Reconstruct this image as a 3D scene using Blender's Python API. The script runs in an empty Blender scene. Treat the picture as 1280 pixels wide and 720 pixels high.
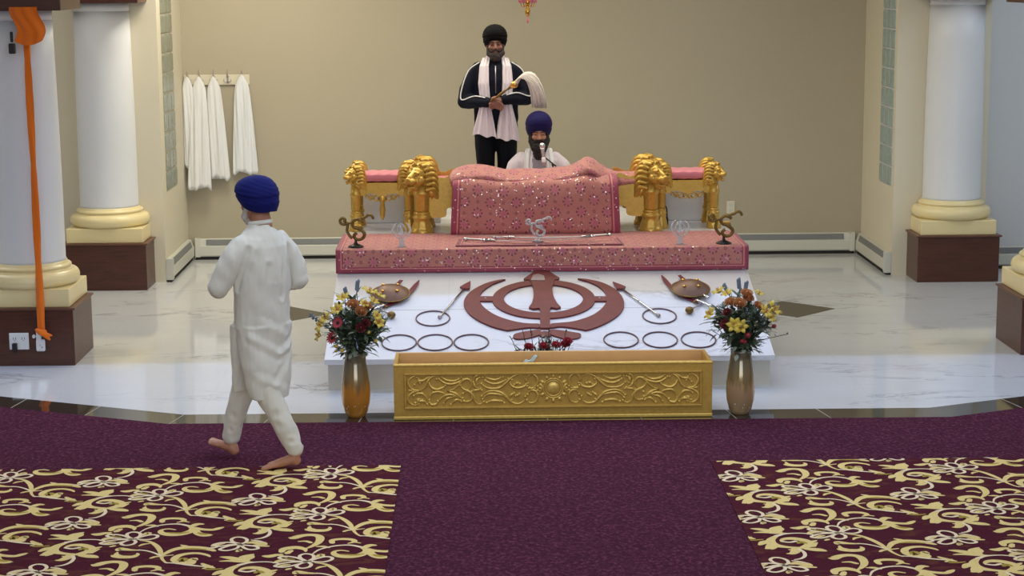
import bpy, bmesh, math, random
from math import sin, cos, pi, radians, atan2, sqrt, hypot
from mathutils import Vector, Matrix, noise
random.seed(7)
SC = bpy.context.scene
COL = SC.collection

# ---------------------------------------------------------------- camera
CAM_H = 3.1
F_PX, TH, PH, RO = 2299.11, .17, .0195, -.0069
_f = Vector((sin(PH)*cos(TH), cos(PH)*cos(TH), -sin(TH)))
_r = Vector((cos(PH), -sin(PH), 0)); _u = _r.cross(_f)
_R = _r*cos(RO) + _u*sin(RO); _U = -_r*sin(RO) + _u*cos(RO)
cd = bpy.data.cameras.new('camera'); cam = bpy.data.objects.new('camera', cd); COL.objects.link(cam)
cd.sensor_width = 36.0; cd.lens = F_PX/1280*36.0; cd.clip_end = 200
cam.matrix_world = Matrix(((_R.x, _U.x, -_f.x, 0), (_R.y, _U.y, -_f.y, 0), (_R.z, _U.z, -_f.z, CAM_H), (0, 0, 0, 1)))
SC.camera = cam

def floor_pt(u, v, z=0):
    d = _f + _R*((u-640)/F_PX) - _U*((v-360)/F_PX)
    t = (z-CAM_H)/d.z
    return (d.x*t, d.y*t)

# ---------------------------------------------------------------- mesh helper
class MB:
    def __init__(s): s.v = []; s.f = []; s.m = []; s.uv = []; s.sm = []
    def add(s, verts, faces, mat=0, uvs=None, smooth=True):
        o = len(s.v); s.v += [tuple(p) for p in verts]
        for i, f in enumerate(faces):
            s.f.append([o+k for k in f]); s.m.append(mat); s.sm.append(smooth)
            s.uv.append(uvs[i] if uvs else None)
        return s
    def box(s, x0, x1, y0, y1, z0, z1, mat=0, M=None, ch=0.0):
        if ch <= 0:
            V = [(x, y, z) for z in (z0, z1) for y in (y0, y1) for x in (x0, x1)]
            Fc = [(0, 2, 3, 1), (4, 5, 7, 6), (0, 1, 5, 4), (2, 6, 7, 3), (0, 4, 6, 2), (1, 3, 7, 5)]
            if M: V = [M @ Vector(p) for p in V]
            return s.add(V, Fc, mat, smooth=False)
        bm = bmesh.new(); bmesh.ops.create_cube(bm, size=1)
        for v in bm.verts:
            v.co = Vector(((x0+x1)/2+v.co.x*(x1-x0), (y0+y1)/2+v.co.y*(y1-y0), (z0+z1)/2+v.co.z*(z1-z0)))
        bmesh.ops.bevel(bm, geom=bm.edges[:], offset=ch, segments=2, affect='EDGES', profile=.5)
        bm.verts.index_update()
        V = [(M @ v.co if M else v.co.copy()) for v in bm.verts]; Fc = [[v.index for v in f.verts] for f in bm.faces]
        bm.free(); return s.add(V, Fc, mat, smooth=False)
    def lathe(s, prof, c=(0, 0, 0), seg=32, mat=0, M=None, smooth=True, fn=None, ymax=None, caps=True):
        # prof: list of (r, z); closed by caps at ends
        V = []; Fc = []
        for (r, z) in prof:
            for k in range(seg):
                a = 2*pi*k/seg
                rr = r*(fn(a, z) if fn else 1)
                p = Vector((c[0]+rr*cos(a), c[1]+rr*sin(a), c[2]+z))
                if ymax is not None and p.y > ymax: p.y = ymax
                V.append(M @ p if M else p)
        n = len(prof)
        for i in range(n-1):
            for k in range(seg):
                k2 = (k+1) % seg
                Fc.append((i*seg+k, i*seg+k2, (i+1)*seg+k2, (i+1)*seg+k))
        if caps:
            Fc.append([k for k in range(seg)][::-1]); Fc.append([(n-1)*seg+k for k in range(seg)])
        return s.add(V, Fc, mat, smooth=smooth)
    def tube(s, pts, rad, seg=8, mat=0, smooth=True, closed=False, flat=1.0, up=None):
        pts = [Vector(p) for p in pts]; n = len(pts)
        if not hasattr(rad, '__len__'): rad = [rad]*n
        V = []; Fc = []; prevx = None
        for i, p in enumerate(pts):
            if closed: t = pts[(i+1) % n]-pts[i-1]
            else: t = pts[min(i+1, n-1)]-pts[max(i-1, 0)]
            if t.length < 1e-9: t = Vector((0, 0, 1))
            t.normalize()
            ref = Vector(up) if up else (prevx if prevx is not None else (Vector((0, 0, 1)) if abs(t.z) < .9 else Vector((1, 0, 0))))
            x = ref - t*ref.dot(t)
            if x.length < 1e-6: x = t.orthogonal()
            x.normalize(); y = t.cross(x); prevx = x
            for k in range(seg):
                a = 2*pi*k/seg
                V.append(p + x*(cos(a)*rad[i]*flat) + y*(sin(a)*rad[i]))
        for i in range(n if closed else n-1):
            j = (i+1) % n
            for k in range(seg):
                k2 = (k+1) % seg
                Fc.append((i*seg+k, i*seg+k2, j*seg+k2, j*seg+k))
        if not closed:
            Fc.append([k for k in range(seg)][::-1]); Fc.append([(n-1)*seg+k for k in range(seg)])
        return s.add(V, Fc, mat, smooth=smooth)
    def ell(s, c, r, M=None, seg=20, rings=12, mat=0):
        V = []; Fc = []
        if not hasattr(r, '__len__'): r = (r, r, r)
        for i in range(1, rings):
            ph = pi*i/rings
            for k in range(seg):
                a = 2*pi*k/seg
                V.append(Vector((r[0]*sin(ph)*cos(a), r[1]*sin(ph)*sin(a), -r[2]*cos(ph))))
        V.append(Vector((0, 0, -r[2]))); V.append(Vector((0, 0, r[2])))
        b = len(V)-2
        for i in range(rings-2):
            for k in range(seg):
                k2 = (k+1) % seg
                Fc.append((i*seg+k, i*seg+k2, (i+1)*seg+k2, (i+1)*seg+k))
        for k in range(seg):
            k2 = (k+1) % seg
            Fc.append((b, k2, k)); Fc.append((b+1, (rings-2)*seg+k, (rings-2)*seg+k2))
        V = [((M @ p) if M else p)+Vector(c) for p in V]
        return s.add(V, Fc, mat)
    def cap(s, p0, p1, r0, r1, sx=1.0, ref=(1, 0, 0), seg=20, mat=0):
        # tapered capsule; sx widens along ref
        p0 = Vector(p0); p1 = Vector(p1); t = (p1-p0); L = t.length; t.normalize()
        x = Vector(ref) - t*Vector(ref).dot(t)
        if x.length < 1e-5: x = t.orthogonal()
        x.normalize(); y = t.cross(x)
        prof = []
        for i in range(6):
            a = -pi/2 + (pi/2)*i/5; prof.append((r0*cos(a), r0*sin(a)))
        for i in range(1, 5):
            k = i/5; prof.append((r0+(r1-r0)*k, L*k))
        for i in range(6):
            a = (pi/2)*i/5; prof.append((r1*cos(a), L+r1*sin(a)))
        V = []; Fc = []
        for (r, z) in prof:
            r = max(r, .0004)
            for k in range(seg):
                a = 2*pi*k/seg
                V.append(p0+t*z+x*(cos(a)*r*sx)+y*(sin(a)*r))
        n = len(prof)
        for i in range(n-1):
            for k in range(seg):
                k2 = (k+1) % seg
                Fc.append((i*seg+k, i*seg+k2, (i+1)*seg+k2, (i+1)*seg+k))
        Fc.append([k for k in range(seg)][::-1]); Fc.append([(n-1)*seg+k for k in range(seg)])
        return s.add(V, Fc, mat)
    def limb(s, pts, rad, sx=1.0, ref=(1, 0, 0)):
        for i in range(len(pts)-1): s.cap(pts[i], pts[i+1], rad[i], rad[i+1], sx, ref)
        return s
    def grid(s, nu, nv, fn, mat=0, cu=False, cv=False, uvfn=None, smooth=True):
        V = [fn(i/(nu if cu else nu-1), j/(nv if cv else nv-1)) for j in range(nv) for i in range(nu)]
        Fc = []; UV = []
        for j in range(nv if cv else nv-1):
            for i in range(nu if cu else nu-1):
                i2 = (i+1) % nu; j2 = (j+1) % nv
                Fc.append((j*nu+i, j*nu+i2, j2*nu+i2, j2*nu+i))
                if uvfn:
                    a, b = i/(nu if cu else nu-1), (i+1)/(nu if cu else nu-1)
                    c, d = j/(nv if cv else nv-1), (j+1)/(nv if cv else nv-1)
                    UV.append([uvfn(a, c), uvfn(b, c), uvfn(b, d), uvfn(a, d)])
        return s.add(V, Fc, mat, UV if uvfn else None, smooth)
    def prism(s, poly, d, M=None, mat=0, holes=None, smooth=False):
        # poly in the XY plane, extruded from z=0 to z=d ; concave ok (triangulated)
        from mathutils.geometry import tessellate_polygon
        loops = [[Vector((p[0], p[1], 0)) for p in poly]]
        for h in (holes or []): loops.append([Vector((p[0], p[1], 0)) for p in h])
        tri = tessellate_polygon(loops); flat = [p for l in loops for p in l]; n = len(flat)
        V = flat + [p+Vector((0, 0, d)) for p in flat]
        def area(t): a, b, c = (flat[i] for i in t); return (b-a).cross(c-a).z
        Fc = []
        for t in tri:
            t = list(t)
            if area(t) < 0: t = t[::-1]
            Fc.append([i+n for i in t]); Fc.append(t[::-1])
        o = 0
        for l in loops:
            k = len(l)
            A = sum(l[i].x*l[(i+1) % k].y-l[(i+1) % k].x*l[i].y for i in range(k))
            outer = (l is loops[0])
            ccw = A > 0
            for i in range(k):
                j = (i+1) % k; q = (o+i, o+j, n+o+j, n+o+i)
                Fc.append(q if (ccw == outer) else q[::-1])
            o += k
        if M: V = [M @ p for p in V]
        return s.add(V, Fc, mat, smooth=smooth)
    def xf(s, M):
        s.v = [tuple(M @ Vector(p)) for p in s.v]; return s
    def mesh(s, name, mats):
        me = bpy.data.meshes.new(name)
        me.from_pydata(s.v, [], s.f)
        for m in mats: me.materials.append(m)
        me.polygons.foreach_set('material_index', s.m)
        me.polygons.foreach_set('use_smooth', s.sm)
        if any(u is not None for u in s.uv):
            L = me.uv_layers.new(name='UVMap'); k = 0
            for fi, p in enumerate(me.polygons):
                u = s.uv[fi]
                for q in range(p.loop_total):
                    L.data[p.loop_start+q].uv = u[q] if u else (0, 0)
        me.validate(); me.update()
        return me
    def build(s, name, mats, parent=None, loc=None, rot=None, recalc=False):
        if not isinstance(mats, (list, tuple)): mats = [mats]
        me = s.mesh(name, mats)
        if recalc:
            bm = bmesh.new(); bm.from_mesh(me); bmesh.ops.recalc_face_normals(bm, faces=bm.faces); bm.to_mesh(me); bm.free()
        o = bpy.data.objects.new(name, me); COL.objects.link(o)
        if parent: o.parent = parent
        if loc: o.location = loc
        if rot: o.rotation_euler = rot
        return o

def voxel_mesh(mb, voxel, smooth=4, fold=None, name='m', factor=.5):
    # union of the overlapping closed shells as one continuous skin
    me = mb.mesh(name, [])
    o = bpy.data.objects.new('tmp', me); COL.objects.link(o)
    r = o.modifiers.new('r', 'REMESH'); r.mode = 'VOXEL'; r.voxel_size = voxel; r.use_smooth_shade = True
    sm = o.modifiers.new('s', 'SMOOTH'); sm.iterations = smooth; sm.factor = factor
    dg = bpy.context.evaluated_depsgraph_get(); dg.update()
    new = bpy.data.meshes.new_from_object(o.evaluated_get(dg))
    bpy.data.objects.remove(o); bpy.data.meshes.remove(me)
    if fold:
        nv = [v.normal.copy() for v in new.vertices]
        for v, n in zip(new.vertices, nv): v.co += n*fold(v.co, n)
    for p in new.polygons: p.use_smooth = True
    new.name = name; new.update()
    return new

def skin(name, mb, voxel, mats, parent=None, smooth=4, fold=None, loc=None, rot=None, paint=None):
    me = voxel_mesh(mb, voxel, smooth, fold, name)
    if not isinstance(mats, (list, tuple)): mats = [mats]
    me.materials.clear()
    for m in mats: me.materials.append(m)
    if paint:
        for p in me.polygons: p.material_index = paint(p.center, p.normal)
    o = bpy.data.objects.new(name, me); COL.objects.link(o)
    if parent: o.parent = parent
    if loc: o.location = loc
    if rot: o.rotation_euler = rot
    return o

def empty(name, loc=(0, 0, 0), rz=0):
    o = bpy.data.objects.new(name, None); COL.objects.link(o); o.location = loc; o.rotation_euler = (0, 0, rz)
    o.empty_display_size = .1
    return o
def tag(o, label, cat, group=None, kind=None):
    o['label'] = label; o['category'] = cat
    if group: o['group'] = group
    if kind: o['kind'] = kind
    return o
def struct(o): o['kind'] = 'structure'; return o
def kids(o): return [c for c in bpy.data.objects if c.parent is o]
def copy_tree(o, parent=None):
    c = o.copy(); COL.objects.link(c)
    if parent: c.parent = parent
    for ch in kids(o): copy_tree(ch, c)
    return c

def cr(pts, n=6, closed=False):
    # Catmull-Rom through points of any dimension
    out = []; N = len(pts)
    rng = range(N if closed else N-1)
    for i in rng:
        if closed: p = [pts[(i+k-1) % N] for k in range(4)]
        else: p = [pts[max(i-1, 0)], pts[i], pts[i+1], pts[min(i+2, N-1)]]
        for k in range(n):
            t = k/n
            out.append(tuple(.5*(2*b+(c-a)*t+(2*a-5*b+4*c-d)*t*t+(3*b-a-3*c+d)*t**3) for a, b, c, d in zip(*p)))
    if not closed: out.append(tuple(pts[-1]))
    return out

def T(x, y, z): return Matrix.Translation((x, y, z))
def RX(a): return Matrix.Rotation(a, 4, 'X')
def RY(a): return Matrix.Rotation(a, 4, 'Y')
def RZ(a): return Matrix.Rotation(a, 4, 'Z')
def SCL(x, y, z): return Matrix.Diagonal((x, y, z, 1))
# ---------------------------------------------------------------- materials
def srgb(r, g, b):
    f = lambda c: (c/255/12.92) if c/255 <= .04045 else ((c/255+.055)/1.055)**2.4
    return (f(r), f(g), f(b), 1)
class NT:
    def __init__(s, name):
        s.mat = bpy.data.materials.new(name); s.mat.use_nodes = True
        s.t = s.mat.node_tree; s.b = s.t.nodes['Principled BSDF']; s.L = s.t.links.new
    def n(s, typ, **k):
        x = s.t.nodes.new(typ)
        for a, v in k.items(): setattr(x, a, v)
        return x
    def inp(s, sock, v):
        if isinstance(v, bpy.types.NodeSocket): s.L(v, sock)
        else: sock.default_value = v
    def m(s, op, a, b=0.0, c=None):
        x = s.n('ShaderNodeMath', operation=op); s.inp(x.inputs[0], a); s.inp(x.inputs[1], b)
        if c is not None: s.inp(x.inputs[2], c)
        return x.outputs[0]
    def mix(s, f, a, b):
        x = s.n('ShaderNodeMix', data_type='RGBA'); s.inp(x.inputs[0], f); s.inp(x.inputs[6], a); s.inp(x.inputs[7], b)
        return x.outputs[2]
    def noise(s, scale, vec=None, detail=4, rough=.5, dist=0):
        x = s.n('ShaderNodeTexNoise'); x.inputs['Scale'].default_value = scale; x.inputs['Detail'].default_value = detail
        x.inputs['Roughness'].default_value = rough; x.inputs['Distortion'].default_value = dist
        if vec is not None: s.L(vec, x.inputs['Vector'])
        return x.outputs[0]
    def obj(s): return s.n('ShaderNodeTexCoord').outputs['Object']
    def uv(s): return s.n('ShaderNodeTexCoord').outputs['UV']
    def mapv(s, vec, sc=(1, 1, 1), ro=(0, 0, 0)):
        x = s.n('ShaderNodeMapping'); s.L(vec, x.inputs[0]); x.inputs['Scale'].default_value = sc; x.inputs['Rotation'].default_value = ro
        return x.outputs[0]
    def ramp(s, f, stops):
        x = s.n('ShaderNodeValToRGB'); s.inp(x.inputs[0], f); e = x.color_ramp.elements
        while len(e) < len(stops): e.new(.5)
        for q, (p, c) in zip(e, stops): q.position = p; q.color = c
        return x.outputs[0]
    def bump(s, h, strength=.3, dist=.01):
        x = s.n('ShaderNodeBump'); x.inputs['Strength'].default_value = strength; x.inputs['Distance'].default_value = dist
        s.inp(x.inputs['Height'], h); s.L(x.outputs[0], s.b.inputs['Normal'])
    def set(s, **k):
        for a, v in k.items(): s.inp(s.b.inputs[{'base': 'Base Color', 'rough': 'Roughness', 'metal': 'Metallic', 'trans': 'Transmission Weight', 'sheen': 'Sheen Weight', 'ior': 'IOR', 'spec': 'Specular IOR Level', 'coat': 'Coat Weight', 'alpha': 'Alpha', 'sss': 'Subsurface Weight'}[a]], v)
        return s

def plain(name, rgb, rough=.5, metal=0, var=.06, scale=30, bump=0, bscale=80, **k):
    t = NT(name); c = srgb(*rgb)
    o = t.obj()
    if var:
        d = tuple(x*(1-var*1.6) for x in c[:3])+(1,); l = tuple(min(1, x*(1+var)) for x in c[:3])+(1,)
        t.set(base=t.mix(t.noise(scale, o), d, l))
    else: t.set(base=c)
    t.set(rough=rough, metal=metal, **k)
    if bump: t.bump(t.noise(bscale, o), bump, .004)
    return t.mat

def cloth_mat(name, rgb, rough=.85, var=.05, weave=.15, sheen=.15):
    t = NT(name); o = t.obj(); c = srgb(*rgb)
    d = tuple(x*(1-var) for x in c[:3])+(1,)
    t.set(base=t.mix(t.noise(14, o), d, c), rough=rough, sheen=sheen, spec=.2)
    t.bump(t.noise(400, o, 2), weave, .001)
    return t.mat

M = {}
# room
M['wall'] = plain('beige_wall_paint', (174, 164, 142), .78, var=.02, scale=1.2, bump=.03, bscale=200)
M['pier'] = plain('cream_wall_paint', (214, 206, 184), .7, var=.02, scale=1.2)
M['wall_cool_lit'] = plain('cool_lit_wall_paint', (205, 207, 210), .7, var=.02)  # the cool light on the right aisle wall is put into this colour
M['ceiling'] = plain('white_ceiling_paint', (225, 224, 218), .9, var=.01)
M['column'] = plain('white_column_paint', (216, 218, 222), .45, var=.015, scale=3)
M['cream'] = plain('cream_gloss_paint', (232, 215, 164), .28, var=.03, scale=4)
def wood():
    t = NT('dark_red_brown_wood'); o = t.obj()
    v = t.mapv(o, (1.2, 1.2, 14))
    n = t.noise(3, v, 6, .6, .6)
    t.set(base=t.ramp(n, [(.25, srgb(62, 33, 24)), (.55, srgb(80, 43, 31)), (.85, srgb(92, 51, 38))]), rough=.32)
    return t.mat
M['wood'] = wood()
M['wood_top'] = plain('brown_wood_edge', (96, 58, 44), .35)
M['heater'] = plain('heater_enamel', (203, 202, 190), .4, var=.02)
M['grille'] = plain('heater_grille', (120, 122, 122), .5)
M['gap'] = plain('dark_gap', (30, 27, 25), .8)
def marble(name, base, vein, rough, sc=1.0):
    t = NT(name); o = t.obj()
    v = t.mapv(o, (.6*sc, 1.5*sc, 1.5*sc), (0, 0, .35))
    n = t.noise(1.6, v, 8, .62, .9)
    vein1 = t.ramp(t.m('ABSOLUTE', t.m('SUBTRACT', n, .5)), [(.0, (1, 1, 1, 1)), (.012, (.35, .35, .35, 1)), (.035, (0, 0, 0, 1))])
    mask = t.ramp(t.noise(1.1, v, 3), [(.50, (0, 0, 0, 1)), (.68, (1, 1, 1, 1))])
    cloud = t.noise(2.5, v, 5)
    a = t.mix(cloud, srgb(*[c-9 for c in base]), srgb(*base))
    f = t.m('MULTIPLY', t.m('MULTIPLY', vein1, mask), .85)
    # thin tile joints every 0.6 m
    sx = t.n('ShaderNodeSeparateXYZ'); t.L(o, sx.inputs[0])
    jx = t.m('LESS_THAN', t.m('FRACT', t.m('DIVIDE', t.m('ADD', sx.outputs[0], 30.05), 1.22)), .0025)
    jy = t.m('LESS_THAN', t.m('FRACT', t.m('DIVIDE', t.m('ADD', sx.outputs[1], 30.35), 1.22)), .0035)
    c = t.mix(f, a, srgb(*vein))
    c = t.mix(t.m('MULTIPLY', t.m('MAXIMUM', jx, jy), .25), c, srgb(150, 150, 150))
    t.set(base=c, rough=rough, spec=.5)
    return t.mat
M['marble'] = marble('white_marble_tile', (207, 209, 211), (112, 114, 118), .06)
M['marble_slab'] = marble('white_marble_slab', (222, 223, 228), (160, 160, 168), .12, .7)
M['riser'] = plain('ivory_marble_riser', (205, 200, 188), .2, var=.05, scale=3)
def granite():
    t = NT('dark_granite_tile'); o = t.obj()
    n = t.noise(60, o, 5, .7)
    t.set(base=t.ramp(n, [(.3, srgb(34, 31, 26)), (.6, srgb(58, 52, 44)), (.8, srgb(78, 70, 58))]), rough=.06, spec=.7)
    return t.mat
M['granite'] = granite()
M['joint'] = plain('pale_grout', (150, 145, 132), .6)
def carpet(name, a, b, c, sc):
    t = NT(name); o = t.obj()
    n = t.noise(sc, t.mapv(o, (1, .8, 1)), 4, .7); n2 = t.noise(sc*.18, o, 3)
    t.set(base=t.mix(t.m('MULTIPLY', n2, .5), t.ramp(n, [(.3, srgb(*a)), (.52, srgb(*b)), (.72, srgb(*c))]), srgb(*b)), rough=.98, spec=.03)
    t.bump(t.noise(sc*2.2, o, 2), .5, .006)
    return t.mat
M['carpet'] = carpet('burgundy_carpet_pile', (48, 20, 34), (76, 37, 55), (128, 72, 90), 44)
def carpet_dark():
    t = NT('dark_burgundy_carpet'); o = t.obj()
    n = t.noise(70, o, 3, .6)
    g = t.ramp(t.noise(5.5, t.mapv(o, (1, 1.9, 1)), 4, .6, .8), [(.52, (0, 0, 0, 1)), (.66, (1, 1, 1, 1))])
    t.set(base=t.mix(t.m('MULTIPLY', g, .55), t.mix(n, srgb(66, 24, 36), srgb(88, 38, 50)), srgb(104, 64, 46)), rough=.97, spec=.03)
    t.bump(t.noise(200, o, 2), .4, .005)
    return t.mat
M['carpet_dark'] = carpet_dark()
M['pat_cream'] = plain('cream_carpet_yarn', (228, 203, 134), .95, var=.12, scale=60, spec=.1)
M['pat_white'] = plain('ivory_carpet_yarn', (236, 214, 178), .95, var=.08, scale=60, spec=.1)
M['pat_olive'] = plain('olive_gold_carpet_yarn', (172, 148, 66), .95, var=.1, scale=60, spec=.1)
# gold and metals
def gold(name, rgb, rough=.3, metal=.75, patina=(120, 78, 20)):
    t = NT(name); o = t.obj()
    n = t.noise(35, o, 4, .6)
    t.set(base=t.ramp(n, [(.25, srgb(*[int(.8*c+.2*p) for c, p in zip(rgb, patina)])), (.6, srgb(*rgb))]), rough=rough, metal=metal)
    t.bump(t.noise(60, o, 3), .06, .003)
    return t.mat
M['gold'] = gold('gold_lacquer', (208, 168, 76), .27, .4)
M['gold_box'] = gold('antique_gold_paint', (194, 154, 66), .38, .2)
M['gold_relief'] = gold('bright_gold_relief', (226, 188, 96), .28, .35)
M['tan_tray'] = plain('tan_wood_lining', (212, 170, 114), .5, var=.08, scale=10)
M['brass'] = gold('aged_brass', (120, 96, 50), .4, .7)
M['brass_shine'] = gold('polished_brass', (230, 180, 90), .2, .9)
M['silver'] = plain('polished_silver', (205, 206, 210), .22, 1.0, var=.05)
M['steel'] = plain('dull_steel', (176, 168, 172), .3, .8)
M['maroon'] = plain('maroon_varnished_wood', (112, 56, 54), .5, var=.15, scale=12, spec=.25)
M['maroon_dark'] = plain('dark_maroon_lacquer', (112, 34, 48), .3, var=.1)
M['ring'] = plain('purple_brown_lacquer', (92, 62, 72), .3, var=.08)
M['shield'] = gold('brown_bronze', (112, 80, 58), .45, .25, (80, 50, 30))
M['black'] = plain('black_plastic', (18, 18, 20), .45)
M['white_plastic'] = plain('white_plastic', (222, 224, 226), .35, var=.02)
M['orange'] = cloth_mat('orange_cloth', (226, 112, 24), .7)
M['white_cloth'] = cloth_mat('white_cotton', (226, 226, 226), .85)
M['satin'] = cloth_mat('white_satin', (226, 228, 230), .35)
M['offwhite'] = cloth_mat('offwhite_cotton', (226, 223, 212), .8)
M['offwhite_trouser'] = cloth_mat('ivory_cotton', (222, 217, 203), .8)
M['shirt_lilac'] = cloth_mat('pale_white_cotton', (216, 206, 212), .85)
M['grey_shirt'] = cloth_mat('grey_cotton', (160, 155, 165), .85)
M['navy'] = cloth_mat('navy_jersey', (13, 17, 32), .8, sheen=.0)
M['blacknavy'] = cloth_mat('black_navy_twill', (9, 11, 19), .85, sheen=.0)
M['turban_blue'] = cloth_mat('royal_blue_turban_cotton', (13, 20, 92), .8, sheen=.02)
M['turban_navy'] = cloth_mat('dark_blue_turban_cotton', (27, 22, 76), .8, sheen=.02)
M['turban_black'] = cloth_mat('black_turban_cotton', (9, 8, 10), .9, sheen=.0)
M['skin_a'] = plain('warm_brown_skin', (180, 124, 96), .5, var=.05, scale=30, sss=.05)
M['skin_b'] = plain('brown_skin', (140, 96, 80), .5, var=.05, scale=30, sss=.05)
M['skin_c'] = plain('light_brown_skin', (186, 136, 112), .5, var=.05, scale=30, sss=.05)
M['lip'] = plain('lip_skin', (130, 72, 66), .45)
M['hair_black'] = plain('black_beard_hair', (24, 18, 18), .7, var=.3, scale=120, bump=.6, bscale=180)
M['hair_grey'] = plain('dark_grey_beard_hair', (50, 40, 38), .8, var=.3, scale=120, bump=.6, bscale=180)
M['hair_white'] = plain('white_beard_hair', (200, 192, 182), .8, var=.2, scale=120, bump=.6, bscale=180)
M['eye'] = plain('dark_eye', (30, 22, 20), .2)
M['pink_satin'] = cloth_mat('pink_satin', (216, 130, 142), .4)
M['leaf'] = plain('dark_green_leaf', (80, 95, 68), .5, var=.3, scale=40)
M['leaf_pale'] = plain('grey_green_leaf', (142, 152, 134), .6, var=.25, scale=40)
M['leaf_blue'] = plain('blue_grey_leaf', (112, 128, 146), .6, var=.2)
M['yellow'] = plain('yellow_petal', (216, 192, 84), .6, var=.1, scale=60)
M['peach'] = plain('orange_petal', (196, 134, 84), .6, var=.12, scale=60)
M['red'] = plain('red_petal', (160, 48, 58), .6, var=.12, scale=60)
M['berry'] = plain('dull_red_berry', (120, 50, 52), .4, var=.15)
M['twig'] = plain('brown_twig', (72, 58, 46), .7)
M['whisk'] = plain('white_whisk_hair', (214, 204, 196), .8, var=.06)
M['glass_green'] = None
# ---------------------------------------------------------------- room shell
WL, WR, WB, PF = -3.17, 4.27, 20.15, 18.62      # inner faces of the altar bay, back wall, pier fronts
PLX, PRX = -4.03, 5.22                          # outer edges of the piers
IN = [(-3.575, 13.50), (-2.10, 12.85), (3.24, 12.80), (4.05, 13.14)]
OUT = [(-3.55, 13.17), (-2.166, 12.56), (3.32, 12.50), (4.02, 12.80)]
def ext(a, b, x): k = (x-a[0])/(b[0]-a[0]); return (x, a[1]+(b[1]-a[1])*k)
IN = [ext(IN[1], IN[0], -7.5)]+IN[1:3]+[ext(IN[2], IN[3], 8)]
OUT = [ext(OUT[1], OUT[0], -7.5)]+OUT[1:3]+[ext(OUT[2], OUT[3], 8)]
m = MB(); m.prism(IN+[(8, 20.6), (-7.5, 20.6)], .08, T(0, 0, -.08)); struct(m.build('floor', M['marble']))
m = MB(); m.prism(OUT+IN[::-1], .08, T(0, 0, -.08))
def along(x):
    for a, b, c, d in zip(OUT, OUT[1:], IN, IN[1:]):
        if a[0] <= x <= b[0]:
            k = (x-a[0])/(b[0]-a[0]); return (x, a[1]+(b[1]-a[1])*k), (c[0]+(d[0]-c[0])*k, c[1]+(d[1]-c[1])*k)
for x in [-4.6, -3.95, -3.4, -2.811, -2.166]+[-2.166+.664*i for i in range(1, 8)]+[3.90, 4.5]:
    p, q = along(min(max(x, -7.4), 7.9))
    m.prism([(p[0]-.004, p[1]), (p[0]+.004, p[1]), (q[0]+.004, q[1]), (q[0]-.004, q[1])], .0008, T(0, 0, .0002), 1)
o = m.build('trim_1', [M['granite'], M['joint']]); struct(o)
m = MB(); m.prism([(-7.5, -4), (8, -4)]+OUT[::-1], .06, T(0, 0, -.055)); struct(m.build('floor_carpet', M['carpet']))
# dark stone diamonds let into the marble
for cx, lab in ((-1.78, 'left'), (2.905, 'right')):
    m = MB(); r = .425; m.prism([(cx-r, 16.74), (cx, 16.74-r), (cx+r, 16.74), (cx, 16.74+r)], .004, T(0, 0, -.003))
    o = m.build('floor_inlay', M['granite']); tag(o, 'dark stone diamond inlaid in the marble floor, %s of the altar platform' % lab, 'floor tile', 'dark floor diamonds', 'structure')
ZC = 4.2
m = MB(); m.box(WL-.03, WR+.03, WB, WB+.2, 0, ZC); struct(m.build('wall_back', M['wall']))
# side walls of the bay with a glass block window in each
def pier(x0, x1, inner, wy0, wy1, name):
    m = MB(); z0, z1 = .9, 3.3; s = 1 if inner == x1 else -1
    d = .12
    m.box(x0, x1, PF, wy0, 0, ZC); m.box(x0, x1, wy1, WB+.2, 0, ZC)
    m.box(x0, x1, wy0, wy1, 0, z0); m.box(x0, x1, wy0, wy1, z1, ZC)
    if s > 0: m.box(x0, x1-d, wy0, wy1, z0, z1)
    else: m.box(x0+d, x1, wy0, wy1, z0, z1)
    struct(m.build(name, M['pier']))
pier(PLX, WL, WL, 18.84, 19.54, 'wall_left')
pier(WR, PRX, WR, 18.72, 19.30, 'wall_right')
m = MB(); m.box(-7.5, PLX, 19.0, 19.2, 0, ZC); struct(m.build('wall_aisle_left', M['pier']))
m = MB(); m.box(PRX, 8, 19.0, 19.2, 0, ZC); struct(m.build('wall_aisle_right', M['wall_cool_lit']))
for x, n in ((-7.5, 'wall_side_left'), (8.0, 'wall_side_right')):
    m = MB(); m.box(x-.1 if x < 0 else x, x if x < 0 else x+.1, -4, 20.4, 0, ZC); struct(m.build(n, M['pier']))
m = MB(); m.box(-7.5, 8, -4.2, -4, 0, ZC); struct(m.build('wall_front', M['pier']))
m = MB(); m.box(-7.6, 8.1, -4.2, 20.4, ZC, ZC+.1); struct(m.build('ceiling', M['ceiling']))
# unseen header across the hall, set so its edge ends the strip's cool light
m = MB(); m.box(-7.5, 8, 14.20, 14.55, 3.25, ZC); struct(m.build('light_edge_header', M['pier']))

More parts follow.
